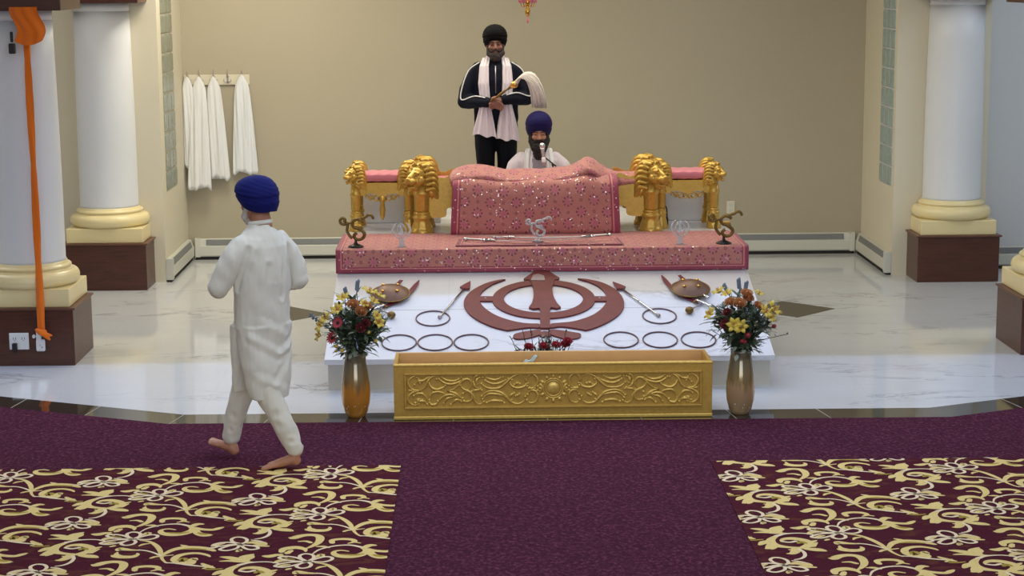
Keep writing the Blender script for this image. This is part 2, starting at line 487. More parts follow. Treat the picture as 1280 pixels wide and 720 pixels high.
def glass_mat(name, tint, tr):
    t = NT(name); o = t.obj()
    t.set(base=t.mix(t.noise(9, o, 3, .5, 1.5), srgb(*[int(c*.86) for c in tint]), srgb(*tint)), rough=.12, trans=tr, ior=1.45)
    t.bump(t.noise(14, o, 3, .5, 1.0), .6, .03)
    return t.mat
M['glass_l'] = glass_mat('grey_green_glass', (176, 184, 164), .35)
M['glass_r'] = glass_mat('aqua_glass', (206, 230, 226), .4)
def window(x, s, wy0, wy1, name, gm, edge):
    z0, z1 = .9, 3.3; bw = (wy1-wy0)/round((wy1-wy0)/.2); nb = round((wy1-wy0)/bw); bh = .2
    g = MB()
    for i in range(nb):
        for k in range(int((z1-z0)/bh)):
            y = wy0+bw*i; z = z0+bh*k
            g.box(min(x-.1*s, x+.006*s), max(x-.1*s, x+.006*s), y+.007, y+bw-.007, z+.007, z+bh-.007, ch=.014)
    o = g.build(name, gm); struct(o)
    j = MB(); a, b = min(x-.095*s, x-.004*s), max(x-.095*s, x-.004*s)
    for i in range(nb+1): j.box(a, b, wy0+bw*i-.0065 if i else wy0+.001, wy0+bw*i+.0065 if i < nb else wy1-.001, z0, z1)
    for k in range(int((z1-z0)/bh)+1): j.box(a, b, wy0+.001, wy1-.001, max(z0+.001, z0+bh*k-.0065), min(z1, z0+bh*k+.0065))
    q = j.build('mortar_joint', edge, o)
    return o
window(WL, 1, 18.84, 19.54, 'window_1', M['glass_l'], M['pier'])
window(WR, -1, 18.72, 19.30, 'window_2', M['glass_r'], M['column'])

# ---------------------------------------------------------------- baseboard heaters
def heater(L, label, loc, rz, ends=(True, True)):
    # runs along local +X, back on y=0, sticks out to -y
    t = empty('baseboard_heater', loc, rz); tag(t, label, 'heater')
    prof = [(0, .035), (-.055, .035), (-.07, .05), (-.07, .15), (-.062, .16), (-.042, .225), (-.035, .232), (0, .232)]
    m = MB(); n = len(prof)
    V = [(x, y, z) for x in (0, L) for y, z in prof]
    Fc = [(i, (i+1) % n, n+(i+1) % n, n+i) for i in range(n)]+[list(range(n))[::-1], list(range(n, 2*n))]
    m.add(V, Fc, smooth=False); m.build('casing', M['heater'], t, recalc=True)
    m = MB(); e = .12
    # sloping louvre strip lying just proud of the upper slope
    a0, a1 = Vector((0, -.0645, .163)), Vector((0, -.046, .222)); nn = Vector((0, -.96, .3))*.004
    V = [(x, p.y+q.y, p.z+q.z) for x in (e, L-e) for p, q in ((a0, nn*0), (a1, nn*0), (a1, nn), (a0, nn))]
    m.add(V, [(0, 1, 2, 3), (4, 7, 6, 5), (0, 4, 5, 1), (1, 5, 6, 2), (2, 6, 7, 3), (3, 7, 4, 0)], smooth=False)
    m.build('grille', M['grille'], t, recalc=True)
    m = MB(); m.box(0, L, -.05, -.002, .0, .034); m.build('plinth_gap', M['gap'], t)
    for x in ((0,) if ends[0] else ())+((L,) if ends[1] else ()):
        m = MB(); m.box(x-.002, x+.002, -.078, -.001, .022, .24, ch=.0015)
        m.box(x-.055 if x else 0, x if x else .055, -.0745, -.001, .03, .237, ch=.006); m.build('end_cap', M['heater'], t)
    return t
heater(WR-WL-.16, 'long cream baseboard heater along the back wall behind the altar', (WL+.08, WB-.001, 0), 0, (True, True))
heater(WB-PF-.08, 'short baseboard heater on the side wall under the left glass-block window', (WL+.001, PF-.0+0.0, 0), pi/2, (True, False))
h = heater(WB-PF-.08, 'short baseboard heater on the side wall under the right glass-block window', (WR-.001, WB-.08, 0), -pi/2, (False, True))
heater(2.6, 'baseboard heater at the far right behind the columns, on the aisle wall', (PRX+.03, 18.999, 0), 0, (False, False))

# ---------------------------------------------------------------- columns
def column(cx, y0, depth, label, wide=.82, cap=True, ymaxoff=None):
    t = empty('column', (cx, y0, 0)); tag(t, label, 'column', kind='thing')
    h = .455; w = wide/2
    m = MB(); m.box(-w, w, .0, depth, 0, h, ch=.004); m.build('pedestal', M['wood'], t)
    m = MB(); m.box(-w-.02, w+.02, -.02, depth, h, h+.018, ch=.006); m.build('pedestal_top', M['wood_top'], t)
    d = min(depth, .84)
    m = MB(); m.box(-w+.03, w-.03, .025, d-.002, h+.018, h+.165, ch=.008); m.build('plinth', M['cream'], t)
    cy = min(.42, depth*.5+.12) if depth < .7 else depth/2
    ym = depth-.002
    z = h+.165; pr = [(.36, z)]
    for i in range(13):
        a = -pi/2+pi*i/12; pr.append((.345+.05*cos(a), z+.062+.06*sin(a)))
    pr += [(.335, z+.124), (.325, z+.128), (.325, z+.134)]
    for i in range(7):
        a = -pi/2+pi*i/6; pr.append((.318+.014*cos(a), z+.15+.014*sin(a)))
    pr += [(.312, z+.166), (.306, z+.172), (.300, z+.182), (.297, z+.19)]
    m = MB(); m.lathe(pr, (0, cy, 0), 64, ymax=ym); m.build('base_moulding', M['cream'], t)
    m = MB(); zt = 2.83
    m.lathe([(.294, z+.188), (.288, z+.21), (.288, 1.4), (.284, 1.9), (.276, 2.4), (.271, zt-.08)], (0, cy, 0), 64, ymax=ym); m.build('shaft', M['column'], t)
    m = MB(); m.lathe([(.271, zt-.08), (.2705, zt-.04), (.270, zt)], (0, cy, 0), 64, ymax=ym); m.build('capital', M['column'], t)
    m = MB(); m.box(-w-.02, w+.02, -.02, depth, zt, 3.24, ch=.006); m.build('capital_block', M['wood'], t)
    return t
CL_FAR = column(-3.69, 18.14, .478, 'white column on a dark wood pedestal beside the left glass-block window')
CR_FAR = column(4.835, 18.14, .478, 'white column on a dark wood pedestal beside the right glass-block window')
CL_NEAR = column(-3.65, 14.58, .72, 'large front left column with the orange streamer and socket on its pedestal')
CR_NEAR = column(4.83, 14.58, .72, 'front right column, only its cream base corner and wood pedestal showing')

# things on the front left pedestal
t = empty('power_socket', (-3.68, 14.58, .205)); tag(t, 'square white double socket with black plug on the front left pedestal', 'socket')
m = MB(); m.box(-.078, .078, -.012, 0, -.068, .068, ch=.004); m.build('face_plate', M['white_plastic'], t)
for dx in (-.035, .035):
    dz = .025
    for a in ((dx-.012, dx-.008, dz-.012, dz+.008), (dx+.008, dx+.012, dz-.012, dz+.008), (dx-.003, dx+.003, dz-.022, dz-.016)):
        m = MB(); m.box(a[0], a[1], -.0128, -.0115, a[2], a[3]); m.build('slot', M['gap'], t)
m = MB(); m.box(-.05, -.012, -.05, -.012, -.066, -.012, ch=.006); m.box(-.045, -.018, -.03, -.012, -.09, -.066, ch=.005); m.build('plug', M['black'], t)
t = empty('wall_hook_box', (-3.507, 14.58, .20)); tag(t, 'narrow white plastic box beside the socket that holds the orange streamer', 'switch box')
m = MB(); m.box(-.036, .036, -.03, 0, -.078, .02, ch=.012); m.box(-.032, .006, -.028, 0, .0, .085, ch=.008); m.build('body', M['white_plastic'], t)
m = MB(); m.ell((-.05, -.02, .045), (.014, .014, .016)); m.tube([(-.05, -.01, .045), (-.03, -.01, .045)], .006); m.build('knob', M['white_plastic'], t)
m = MB(); m.box(.008, .02, -.0315, -.0295, -.05, -.036); m.box(-.006, .004, -.0315, -.0295, -.03, -.022); m.build('catch', M['steel'], t)
t = empty('orange_streamer', (-3.49, 14.55, 0)); tag(t, 'long orange cloth streamer hanging down the front left column', 'streamer')
def strip(u, v):
    z = .29+u*2.55
    w = .025+.002*sin(u*9)+.030*max(0, u-.9)*10
    a = 2*pi*v
    return (.004*sin(u*5)+(.006*u)+w*cos(a)+.006*sin(3*a+u*20), -.015+.012*sin(a)+.004*sin(u*14+2*a), z)
m = MB(); m.grid(60, 16, strip, cv=True); m.build('ribbon', M['orange'], t)
m = MB(); m.grid(24, 20, lambda u, v: (-.085+.21*v+.03*sin(u*5), -.045-.035*sin(pi*v)-.012*sin(v*16+u*4)-.012, 2.60+.26*u-.035*sin(v*pi)*(1-u)))
m.grid(24, 20, lambda u, v: (-.085+.21*v+.03*sin(u*5), -.02-.0*sin(pi*v), 2.60+.26*u-.035*sin(v*pi)*(1-u)))
m.build('gathered_top', M['orange'], t)
m = MB(); m.limb([(-.03, -.035, .305), (.0, -.05, .29), (.03, -.035, .292)], [.016, .024, .02]); m.v = m.v
m.cap((.01, -.045, .285), (.065, -.04, .235), .03, .016, .7); m.cap((.02, -.045, .28), (.085, -.04, .262), .024, .012, .7)
skin('knot', m, .006, M['orange'], t)
m = MB(); m.box(-.135, -.085, -.05, -.01, 2.50, 2.58, ch=.008); m.cap((-.11, -.03, 2.6), (-.11, -.03, 2.66), .012, .012); m.build('clip', M['black'], t)

# faint socket plate on the back wall
t = empty('wall_outlet', (2.817, WB, .52)); tag(t, 'small beige wall outlet on the back wall, right of the altar', 'outlet')
m = MB(); m.box(-.045, .045, -.012, 0, -.07, .07, ch=.004); m.build('cover_plate', M['pier'], t)
for dz in (-.03, .03):
    m = MB(); m.box(-.02, .02, -.0145, -.011, dz-.018, dz+.018, ch=.003); m.build('receptacle', M['heater'], t)

# ---------------------------------------------------------------- coat rack with white cloths
RX0, RX1, RZc = -3.16, -2.44, 1.965
t = empty('coat_rack', ((RX0+RX1)/2, WB, RZc)); tag(t, 'white board coat rack with metal hooks on the back wall, left', 'coat rack')
m = MB(); m.box(-.355, .355, -.02, 0, -.05, .06, ch=.003); m.build('board', M['pier'], t)
hooks = [-.315, -.185, -.03, .12, .275]
for hx in hooks:
    m = MB(); m.box(hx-.01, hx+.01, -.024, -.019, -.03, .055, ch=.001)
    m.tube(cr([(hx, -.02, .03), (hx, -.045, .045), (hx, -.06, .085), (hx, -.055, .115)], 5), .005)
    for s in (-1, 1): m.tube(cr([(hx, -.022, -.005), (hx+s*.015, -.05, -.022), (hx+s*.035, -.055, -.01), (hx+s*.04, -.052, .012)], 5), .005)
    m.build('hook', M['steel'], t)
def hung_cloth(hx, w_top, w_bot, zb, off, label, seed, mat, zt=.05, slant=0.0, yo=0.0):
    o = empty('white_cloth', ((RX0+RX1)/2+hx, WB, RZc)); tag(o, label, 'cloth', 'white cloths on the coat rack')
    rnd = random.Random(seed); ph = [rnd.uniform(0, 6) for _ in range(6)]
    def fn(u, v):
        # u around the closed cross section, v downwards from the hook
        a = 2*pi*u; k = min(1, v/.12)
        w = (w_top+(w_bot-w_top)*v**.6)*sqrt(k)
        x = w*cos(a); z = zt-(zt-zb)*v
        side = sin(a)
        d = .028+.018*v
        fold = .014*sin(x*75+ph[0]+2*v)+.009*sin(x*140+ph[1]-v*3)
        y = -.034-yo*v-d-.0*side + (d*.75*side if side > 0 else d*side) + (fold*min(1, v*3)*(-side) if side < 0 else 0)
        z += (.02*sin(x*30+ph[2])+.012*sin(x*80+ph[3]))*v**3
        if v >= 1: z += .0
        return (x+off*v+slant*v*v, y, z)
    mb = MB(); mb.grid(56, 30, fn, cu=True)
    n = 56; mb.f += [[k for k in range(n)], [29*n+k for k in range(n)][::-1]]; mb.m += [0, 0]; mb.sm += [True, True]; mb.uv += [None, None]
    mb.build('draped_fabric', mat, o, recalc=True)
hung_cloth(hooks[0], .05, .075, -.93, .02, 'white cotton cloth on the first hook, half behind the longest one', 1, M['white_cloth'])
hung_cloth(hooks[1], .055, .13, -1.16, -.02, 'longest white cloth on the second hook of the coat rack', 2, M['white_cloth'], yo=.07)
hung_cloth(hooks[2], .05, .125, -1.06, .03, 'white cloth hanging on the middle hook of the coat rack', 3, M['white_cloth'])
hung_cloth(hooks[4], .05, .14, -1.0, .015, 'shiny white satin cloth alone on the last hook of the rack', 4, M['satin'], .07)
# ---------------------------------------------------------------- patterned carpets (traced scrolls, laid as yarn on the carpet face)
def carpet_motif():
    # strokes in pixels of three enlargements, turned into floor metres; every point is x, y, full width in cm
    C5 = lambda x, y: floor_pt(x/6.4, 575+y/6.4)
    C6 = lambda x, y: floor_pt(140+x/6.4, 580+y/6.4)
    S = []
    def st(C, mat, pts, n=5):
        q = []
        for x, y, w in pts:
            a = C(x, y); q.append((a[0], a[1], w/100*.60))
        S.append((mat, cr(q, n)))
    cre, whi, oli = 1, 2, 3
    # vine and leaves right of the big flower
    st(C6, cre, [(430,275,1.5),(500,283,3.5),(550,308,5),(580,340,5),(590,370,4),(600,400,3),(620,420,2.5),(640,430,2)])
    st(C6, cre, [(425,314,1.5),(455,302,4),(500,296,2.5)])
    st(C6, whi, [(590,383,2.5),(540,362,2.5),(480,347,2.5),(420,342,3)])
    st(C6, cre, [(430,342,3),(370,340,4.5),(320,336,7),(285,332,7),(270,343,5)])
    st(C6, cre, [(415,362,2),(418,372,4),(380,386,7),(310,388,8),(255,383,7),(232,378,4)])
    st(C6, cre, [(270,355,1.5),(262,372,5),(300,382,4)])
    st(C6, cre, [(588,386,3),(630,360,5),(690,336,7),(760,326,10),(850,326,10),(930,332,8),(985,346,4)])
    st(C6, cre, [(735,306,2),(765,314,5),(790,322,4)])
    st(C6, oli, [(730,338,1.5),(820,332,3.5),(920,338,2)])
    st(C6, cre, [(515,396,3),(550,386,4),(600,382,3),(680,374,2)])
    st(C6, whi, [(625,428,2.5),(700,432,2.5),(780,442,3.5),(860,450,3),(920,455,2.5)])
    st(C6, cre, [(895,432,3),(930,448,6),(965,458,5),(990,462,2)]); st(C6, cre, [(905,466,3),(940,456,3),(975,448,1.5)])
    st(C6, cre, [(720,434,4),(690,408,7),(715,382,7),(780,366,6),(860,362,5),(930,374,4),(952,386,2)])
    st(C6, cre, [(780,432,9),(810,418,10),(835,400,7),(855,408,3)]); st(C6, cre, [(730,428,7),(800,432,9),(840,425,4)])
    st(C6, oli, [(725,412,5),(755,404,9),(775,412,5)])
    # upper right scroll
    st(C6, whi, [(430,220,1.5),(480,195,2.5),(560,176,3),(640,166,3),(720,165,3.5),(790,178,4)])
    st(C6, cre, [(790,178,4),(815,192,6),(808,208,8),(760,226,9),(690,236,8),(620,232,8),(582,218,6),(590,203,4),(640,196,3),(690,202,2)])
    st(C6, oli, [(630,222,1.5),(720,226,4),(790,218,2)])
    st(C6, cre, [(470,172,2),(520,172,5),(560,180,2)])
    st(C6, cre, [(590,150,5),(595,132,6),(660,124,6),(730,127,6),(750,140,5),(700,152,2)]); st(C6, cre, [(745,142,3),(788,150,2)])
    st(C6, cre, [(800,182,6),(850,164,7),(895,164,3)])
    st(C6, cre, [(825,188,6),(880,198,6),(960,202,6),(1010,192,6),(1042,184,3)])
    st(C6, cre, [(835,200,7),(855,225,8),(900,238,9),(948,238,6)]); st(C6, oli, [(860,224,3),(895,232,5),(930,232,3)])
    # crescent
    st(C6, cre, [(300,116,5),(325,116,9),(380,104,8),(440,98,7),(495,102,7),(512,118,8),(492,145,7),(445,168,5),(388,186,2)])
    st(C6, cre, [(350,140,2),(405,138,4),(440,148,4)])
    st(C6, cre, [(78,232,4),(120,234,8),(170,226,6),(215,222,3)]); st(C6, cre, [(240,242,2),(220,235,4),(165,222,3)])
    st(C6, cre, [(212,208,5),(232,190,8),(290,180,9),(340,179,8),(382,190,5),(385,204,2)]); st(C6, cre, [(250,215,6),(285,198,5)])
    # big flower
    def loop(C, pts, fill=None, w=3.3):
        if fill: S.append((fill, 'fill', [C(x, y) for x, y in cr(pts, 5, True)]))
        q = [(x, y, w) for x, y in pts]; q.append(q[0]); st(C, whi, q)
    loop(C6, [(375,266),(340,250),(335,232),(375,220),(425,226),(430,245),(400,260)])
    loop(C6, [(375,270),(320,284),(292,300),(325,311),(380,303),(400,285)])
    loop(C6, [(392,267),(450,250),(515,238),(560,244),(545,260),(480,272)])
    loop(C6, [(368,268),(290,266),(220,258),(185,244),(235,236),(310,245)])
    loop(C6, [(362,272),(280,272),(190,282),(140,298),(200,304),(290,290)])
    st(C6, cre, [(140,276,3),(190,262,7),(240,262,3)]); st(C6, cre, [(160,300,3),(210,290,5),(250,286,2)]); st(C6, cre, [(440,242,3),(490,224,6),(500,238,2)])
    st(C6, cre, [(215,318,3),(245,312,4)]); st(C6, oli, [(225,250,3),(290,255,2)])
    # stem that sweeps out of the big flower to the left, its scroll, three-leaf and small flower
    st(C5, whi, [(1080,316,2.5),(1020,305,2.5),(950,303,2.5),(860,309,3.5),(780,324,5)])
    st(C5, cre, [(780,324,5),(720,345,8),(690,368,10),(705,386,9),(760,396,6),(820,401,5),(880,404,5)])
    st(C5, cre, [(590,382,4),(640,366,9),(690,360,9)]); st(C5, cre, [(605,408,4),(640,400,9),(680,380,9)]); st(C5, cre, [(640,412,3),(670,400,6),(690,385,6)])
    st(C5, whi, [(775,360,3),(830,366,3.5),(885,358,4)])
    st(C5, cre, [(780,354,3),(820,342,6),(880,338,8),(940,346,8),(970,362,9),(950,382,9),(900,397,8),(860,404,6)])
    st(C5, cre, [(950,362,8),(1000,360,6),(1045,351,2)]); st(C5, cre, [(890,408,6),(950,414,9),(990,418,8),(1018,424,4)]); st(C5, cre, [(960,390,8),(1000,376,5),(1030,366,2)])
    st(C5, oli, [(885,372,4),(915,365,7),(945,372,3)])
    st(C5, cre, [(820,403,7),(800,424,9),(755,440,7),(712,443,2)]); st(C5, cre, [(760,415,2),(800,420,6),(830,415,6)])
    st(C5, whi, [(838,412,3),(845,435,3.5),(820,460,3.5),(770,478,3),(712,486,2)])
    st(C5, cre, [(668,270,2),(720,274,7),(790,286,8),(860,294,4)]); st(C5, cre, [(800,286,6),(845,270,10),(905,253,3)]); st(C5, cre, [(845,290,5),(880,272,8),(905,262,2)])
    st(C5, cre, [(655,298,2),(730,295,5),(820,301,5),(890,302,2)])
    st(C5, oli, [(540,350,2.5),(600,350,3),(660,345,2)])
    loop(C5, [(830,188),(785,178),(775,160),(815,147),(865,150),(885,165),(865,182)])
    loop(C5, [(825,194),(760,200),(700,214),(675,226),(720,232),(795,218)])
    loop(C5, [(822,190),(760,194),(690,204),(640,200),(680,184),(760,180)])
    loop(C5, [(836,196),(850,215),(890,226),(945,220),(940,206),(890,200)])
    st(C5, cre, [(880,182,4),(930,178,8),(985,184,9),(1010,192,4)]); st(C5, cre, [(930,196,5),(980,200,5),(1028,202,3)]); st(C5, whi, [(915,165,2),(960,170,3),(1000,180,2)])
    st(C5, whi, [(590,218,2),(635,214,4),(670,206,2)]); st(C5, cre, [(625,204,3),(660,192,8),(720,182,4)]); st(C5, cre, [(795,236,4),(815,226,5),(822,232,3)])
    return S
MOTIF = carpet_motif()
BASE = floor_pt(140+375/6.4, 580+270/6.4)
def patterned_carpet(x0, x1, y0, y1, base, label, zt=.0115):
    bm = bmesh.new()
    def ribbon(pts, z):
        n = len(pts); L = []; R = []
        for i, (x, y, w) in enumerate(pts):
            a = pts[max(i-1, 0)]; b = pts[min(i+1, n-1)]
            tx, ty = b[0]-a[0], b[1]-a[1]; l = hypot(tx, ty) or 1
            nx, ny = -ty/l*w/2, tx/l*w/2
            L.append(bm.verts.new((x+nx, y+ny, z))); R.append(bm.verts.new((x-nx, y-ny, z)))
        out = []
        for i in range(n-1): out.append(bm.faces.new((R[i], R[i+1], L[i+1], L[i])))
        # rounded ends
        for e, o in ((0, 1), (n-1, n-2)):
            x, y, w = pts[e]; dx, dy = x-pts[o][0], y-pts[o][1]; l = hypot(dx, dy) or 1
            tip = bm.verts.new((x+dx/l*w*.45, y+dy/l*w*.45, z))
            f = bm.faces.new((L[e], R[e], tip) if e == 0 else (R[e], L[e], tip)); out.append(f)
        return out
    for i in range(-5, 6):
        for j in range(-6, 7):
            dx = base[0]-BASE[0]+i*1.005; dy = base[1]-BASE[1]+j*.868+(i % 2)*.434
            if not (x0-1.3 < BASE[0]+dx < x1+1.3 and y0-1 < BASE[1]+dy < y1+1): continue
            for s in MOTIF:
                if s[1] == 'fill': continue
                fs = ribbon([(x+dx, y+dy, w) for x, y, w in s[1]], zt+{1: .0006, 2: .0022, 3: .0016}[s[0]]+MOTIF.index(s)*.000006)
                for f in fs: f.material_index = s[0]
    for co, no in (((x0, 0, 0), (-1, 0, 0)), ((x1, 0, 0), (1, 0, 0)), ((0, y0, 0), (0, -1, 0)), ((0, y1, 0), (0, 1, 0))):
        bmesh.ops.bisect_plane(bm, geom=bm.verts[:]+bm.edges[:]+bm.faces[:], plane_co=co, plane_no=no, clear_outer=True)
    for f in bm.faces:
        if f.normal.z < 0: f.normal_flip()
    pm = bpy.data.meshes.new('p'); bm.to_mesh(pm); bm.free()
    m = MB(); m.box(x0, x1, y0, y1, .0045, zt)
    off = len(m.v); m.v += [tuple(v.co) for v in pm.vertices]
    for p in pm.polygons: m.f.append([off+k for k in p.vertices]); m.m.append(p.material_index); m.sm.append(False); m.uv.append(None)
    bpy.data.meshes.remove(pm)
    o = m.build('patterned_carpet', [M['carpet_dark'], M['pat_cream'], M['pat_white'], M['pat_olive']])
    return tag(o, label, 'carpet', 'patterned carpets either side of the plain runner', 'thing')
patterned_carpet(-3.9, -.494, 8.2, 11.37, BASE, 'patterned carpet of cream scrolling flowers, left of the plain burgundy runner')
patterned_carpet(1.487, 4.6, 8.2, 11.375, floor_pt(880+852/6.4, 570+288/6.4), 'patterned carpet of cream scrolling flowers, right of the plain burgundy runner')
# ---------------------------------------------------------------- altar platform
PX0, PX1 = -1.147, 2.238
YF, ZF, YB_, ZB_ = 13.5, .25, 14.97, .665      # sloping slab: front and back edge of its upper face
ZP = .85                                        # upper level
SL = atan2(ZB_-ZF, YB_-YF)
RAMP = T(0, YF, ZF) @ RX(SL)                     # local frame on the sloping face: x across, y up the slope, z out of it
def ramp_px(u, v):
    n = RAMP.to_3x3() @ Vector((0, 0, 1)); d = _f + _R*((u-640)/F_PX) - _U*((v-360)/F_PX); o = Vector((0, 0, CAM_H))
    k = (Vector((0, YF, ZF))-o).dot(n)/d.dot(n); p = RAMP.inverted() @ (o+d*k); return (p.x, p.y)
LR = hypot(YB_-YF, ZB_-ZF)
pl = empty('altar_platform', (.545, 14.2, 0)); tag(pl, 'white marble altar platform with a sloping front and raised back level', 'platform')
pl_inv = T(-.545, -14.2, 0)
def pbuild(m, name, mat, **k): m.xf(pl_inv); return m.build(name, mat, pl, **k)
m = MB(); m.box(PX0, PX1, 0, LR, -.045, 0, M=RAMP, ch=.004); pbuild(m, 'sloping_slab', M['marble_slab'])
m = MB(); m.box(PX0, PX1, LR*.545, LR*.545+.004, -.0005, .0006, M=RAMP); pbuild(m, 'slab_joint', M['grille'])
m = MB()
# wedge below the slab
y0, y1 = 13.6, 14.96; zz = lambda y: ZF+(y-YF)*(ZB_-ZF)/(YB_-YF)-.052
V = [(x, y, z) for x in (PX0+.02, PX1-.02) for y, z in ((y0, 0), (y1, 0), (y1, zz(y1)), (y0, zz(y0)))]
m.add(V, [(0, 1, 2, 3), (7, 6, 5, 4), (0, 4, 5, 1), (1, 5, 6, 2), (2, 6, 7, 3), (3, 7, 4, 0)], smooth=False); pbuild(m, 'riser', M['riser'], recalc=True)
m = MB(); m.box(PX0+.005, PX1-.005, 14.985, 17.7, 0, ZP, ch=.004); pbuild(m, 'upper_level', M['marble_slab'])

# ---------------------------------------------------------------- emblem, rings, spears, swords and shields lying on the slope
def K(x, y): return ramp_px(570+x/5.818, 330+y/5.818)
def rprism(mb, pts, d=.012, z=.001, mat=0, holes=None):
    mb.prism([K(*p) for p in pts], d, RAMP @ T(0, 0, z), mat, [[K(*p) for p in h] for h in holes] if holes else None)
em = empty('khanda_emblem', (0, 0, 0)); tag(em, 'large maroon wooden emblem of double-edged sword, ring and curved blades on the white slope', 'emblem')
ctr = RAMP @ Vector((K(640, 280)[0], K(640, 280)[1], 0))
em.location = ctr; ei = T(*(-ctr))
m = MB()
rprism(m, [(622,48),(655,55),(752,115),(742,125),(718,130),(700,180),(702,225),(715,265),(735,300),(762,328),(735,337),(690,330),(684,345),(684,480),(612,480),(612,345),(604,335),(560,340),(530,330),(552,300),(562,265),(566,225),(560,180),(545,145),(530,128),(505,130),(493,122),(590,55)], .02, .001)
m.xf(ei); m.build('double_edged_sword', M['maroon'], em)
# cut gem on the sword's head
m = MB(); rprism(m, [(545,138),(560,100),(600,92),(640,105),(648,140)], .006, .021); m.xf(ei); m.build('head_ornament', M['steel'], em)
def ell_px(cx, cy, a, b, n=64, a0=0, a1=2*pi): return [(cx+a*cos(a0+(a1-a0)*i/n), cy+b*sin(a0+(a1-a0)*i/n)) for i in range(n)]
m = MB(); rprism(m, ell_px(638, 266, 374, 140), .014, .001, 0, [ell_px(636, 262, 288, 103)])
m.xf(ei); m.build('ring', M['maroon'], em)
left_outer = [(360,122),(300,130),(230,148),(165,176),(110,210),(72,250),(56,295),(70,340),(110,385),(180,430),(270,468),(370,494)]
left_inner = [(470,480),(540,472),(605,474),(605,448),(540,446),(460,437),(370,415),(290,385),(225,345),(185,305),(172,265),(182,225),(215,190),(270,155)]
m = MB(); rprism(m, cr(left_outer, 4)+cr(left_inner, 4), .016, .001); m.xf(ei); m.build('curved_blade', M['maroon'], em)
right_outer = [(885,117),(950,122),(1040,140),(1120,172),(1180,215),(1215,265),(1222,310),(1200,360),(1150,405),(1080,445),(1000,478),(945,492)]
right_inner = [(840,474),(760,466),(690,474),(690,448),(760,440),(840,432),(920,412),(1000,380),(1060,335),(1092,290),(1098,255),(1080,215),(1030,170),(960,138)]
m = MB(); rprism(m, cr(right_outer, 4)+cr(right_inner, 4), .016, .001); m.xf(ei); m.build('curved_blade', M['maroon'], em)
for a, b in ((172, 272), (1000, 1102)):
    m = MB(); rprism(m, [(a,247),(b,247),(b,281),(a,281)], .015, .0015); c = ((a+b)/2-8, 262)
    m.prism([(K(*c)[0]+.008*cos(q*pi/4), K(*c)[1]+.008*sin(q*pi/4)) for q in range(8)], .004, RAMP @ T(0, 0, .0165), 1)
    m.xf(ei); m.build('connecting_bar', [M['maroon'], M['steel']], em)
for pts in ([(415,535),(430,518),(480,505),(560,492),(612,490),(612,520),(540,545),(460,555),(425,550)], [(690,490),(760,492),(850,505),(900,515),(908,532),(880,550),(800,555),(740,540),(690,520)]):
    m = MB(); rprism(m, cr(pts, 4, True), .013, .001); m.xf(ei); m.build('sword_hilt', M['maroon'], em)
m = MB(); k = K(648, 520); m.lathe([(.05, 0), (.05, .012), (.035, .018)], (0, 0, 0), 24, M=RAMP @ T(k[0], k[1], .001)); m.xf(ei); m.build('pommel', M['maroon'], em)

rings = [(-.5945, .259, 'ring', 'in the left row of three, nearest the left vase'), (-.32, .257, 'ring', 'in the middle of the left row of three'), (-.045, .252, 'ring', 'in the left row of three, nearest the emblem'),
         (1.098, .268, 'ring', 'in the right row of three, nearest the emblem'), (1.397, .262, 'ring', 'in the middle of the right row of three'), (1.69, .256, 'ring', 'in the right row of three, nearest the right vase'),
         (-.3445, .669, 'ring', 'under the left spear, alone above a row'), (1.43, .669, 'ring', 'under the right spear, alone above a row')]
for x, y, n, lab in rings:
    m = MB(); p = RAMP @ Vector((x, y, .0065))
    m.tube([RAMP.to_3x3() @ Vector((.131*cos(a), .131*sin(a), 0)) for a in [2*pi*i/48 for i in range(48)]], .0058, 8, closed=True)
    o = m.build('quoit_ring', M['ring'], loc=p); tag(o, 'thin purple-brown ring '+lab, 'ring', 'rings on the slope')
def spear(a, b, lab):
    a = Vector((a[0], a[1], .016)); b = Vector((b[0], b[1], .016)); d = (b-a).normalized(); L = (b-a).length; c = RAMP @ a
    t = empty('spear', c); tag(t, lab, 'spear', 'spears on the slope'); q = RAMP.to_3x3(); rr = Matrix(((d.y, d.x, 0), (-d.x, d.y, 0), (0, 0, 1)))
    # local: y along the shaft
    Q = (q @ Matrix(((d.y, d.x, 0), (-d.x, d.y, 0), (0, 0, 1)))).to_4x4()
    m = MB(); m.tube([Q @ Vector((0, y, 0)) for y in (0, .04, .3, L-.13)], [.013, .0085, .0085, .0085], 10); m.build('shaft', M['silver'], t)
    m = MB(); m.lathe([(.013, -.015), (.017, 0), (.013, .015)], seg=12, M=Q @ RX(-pi/2)); m.build('end_collar', M['steel'], t)
    m = MB(); m.ell(Q @ Vector((0, L*.42, 0)), (.012, .012, .012)); m.build('middle_collar', M['steel'], t)
    m = MB(); m.prism([(-.012, L-.14), (.012, L-.14), (.042, L-.125), (.03, L-.08), (0, L+.01), (-.03, L-.08), (-.042, L-.125)], .016, Q @ T(0, 0, -.008)); m.build('spearhead', M['maroon_dark'], t)
spear((-.29, .673), (-.052, 1.306), 'silver spear with dark red head lying on the slope, left of the emblem')
spear((1.42, .663), (1.11, 1.268), 'silver spear with dark red head lying on the slope, right of the emblem')

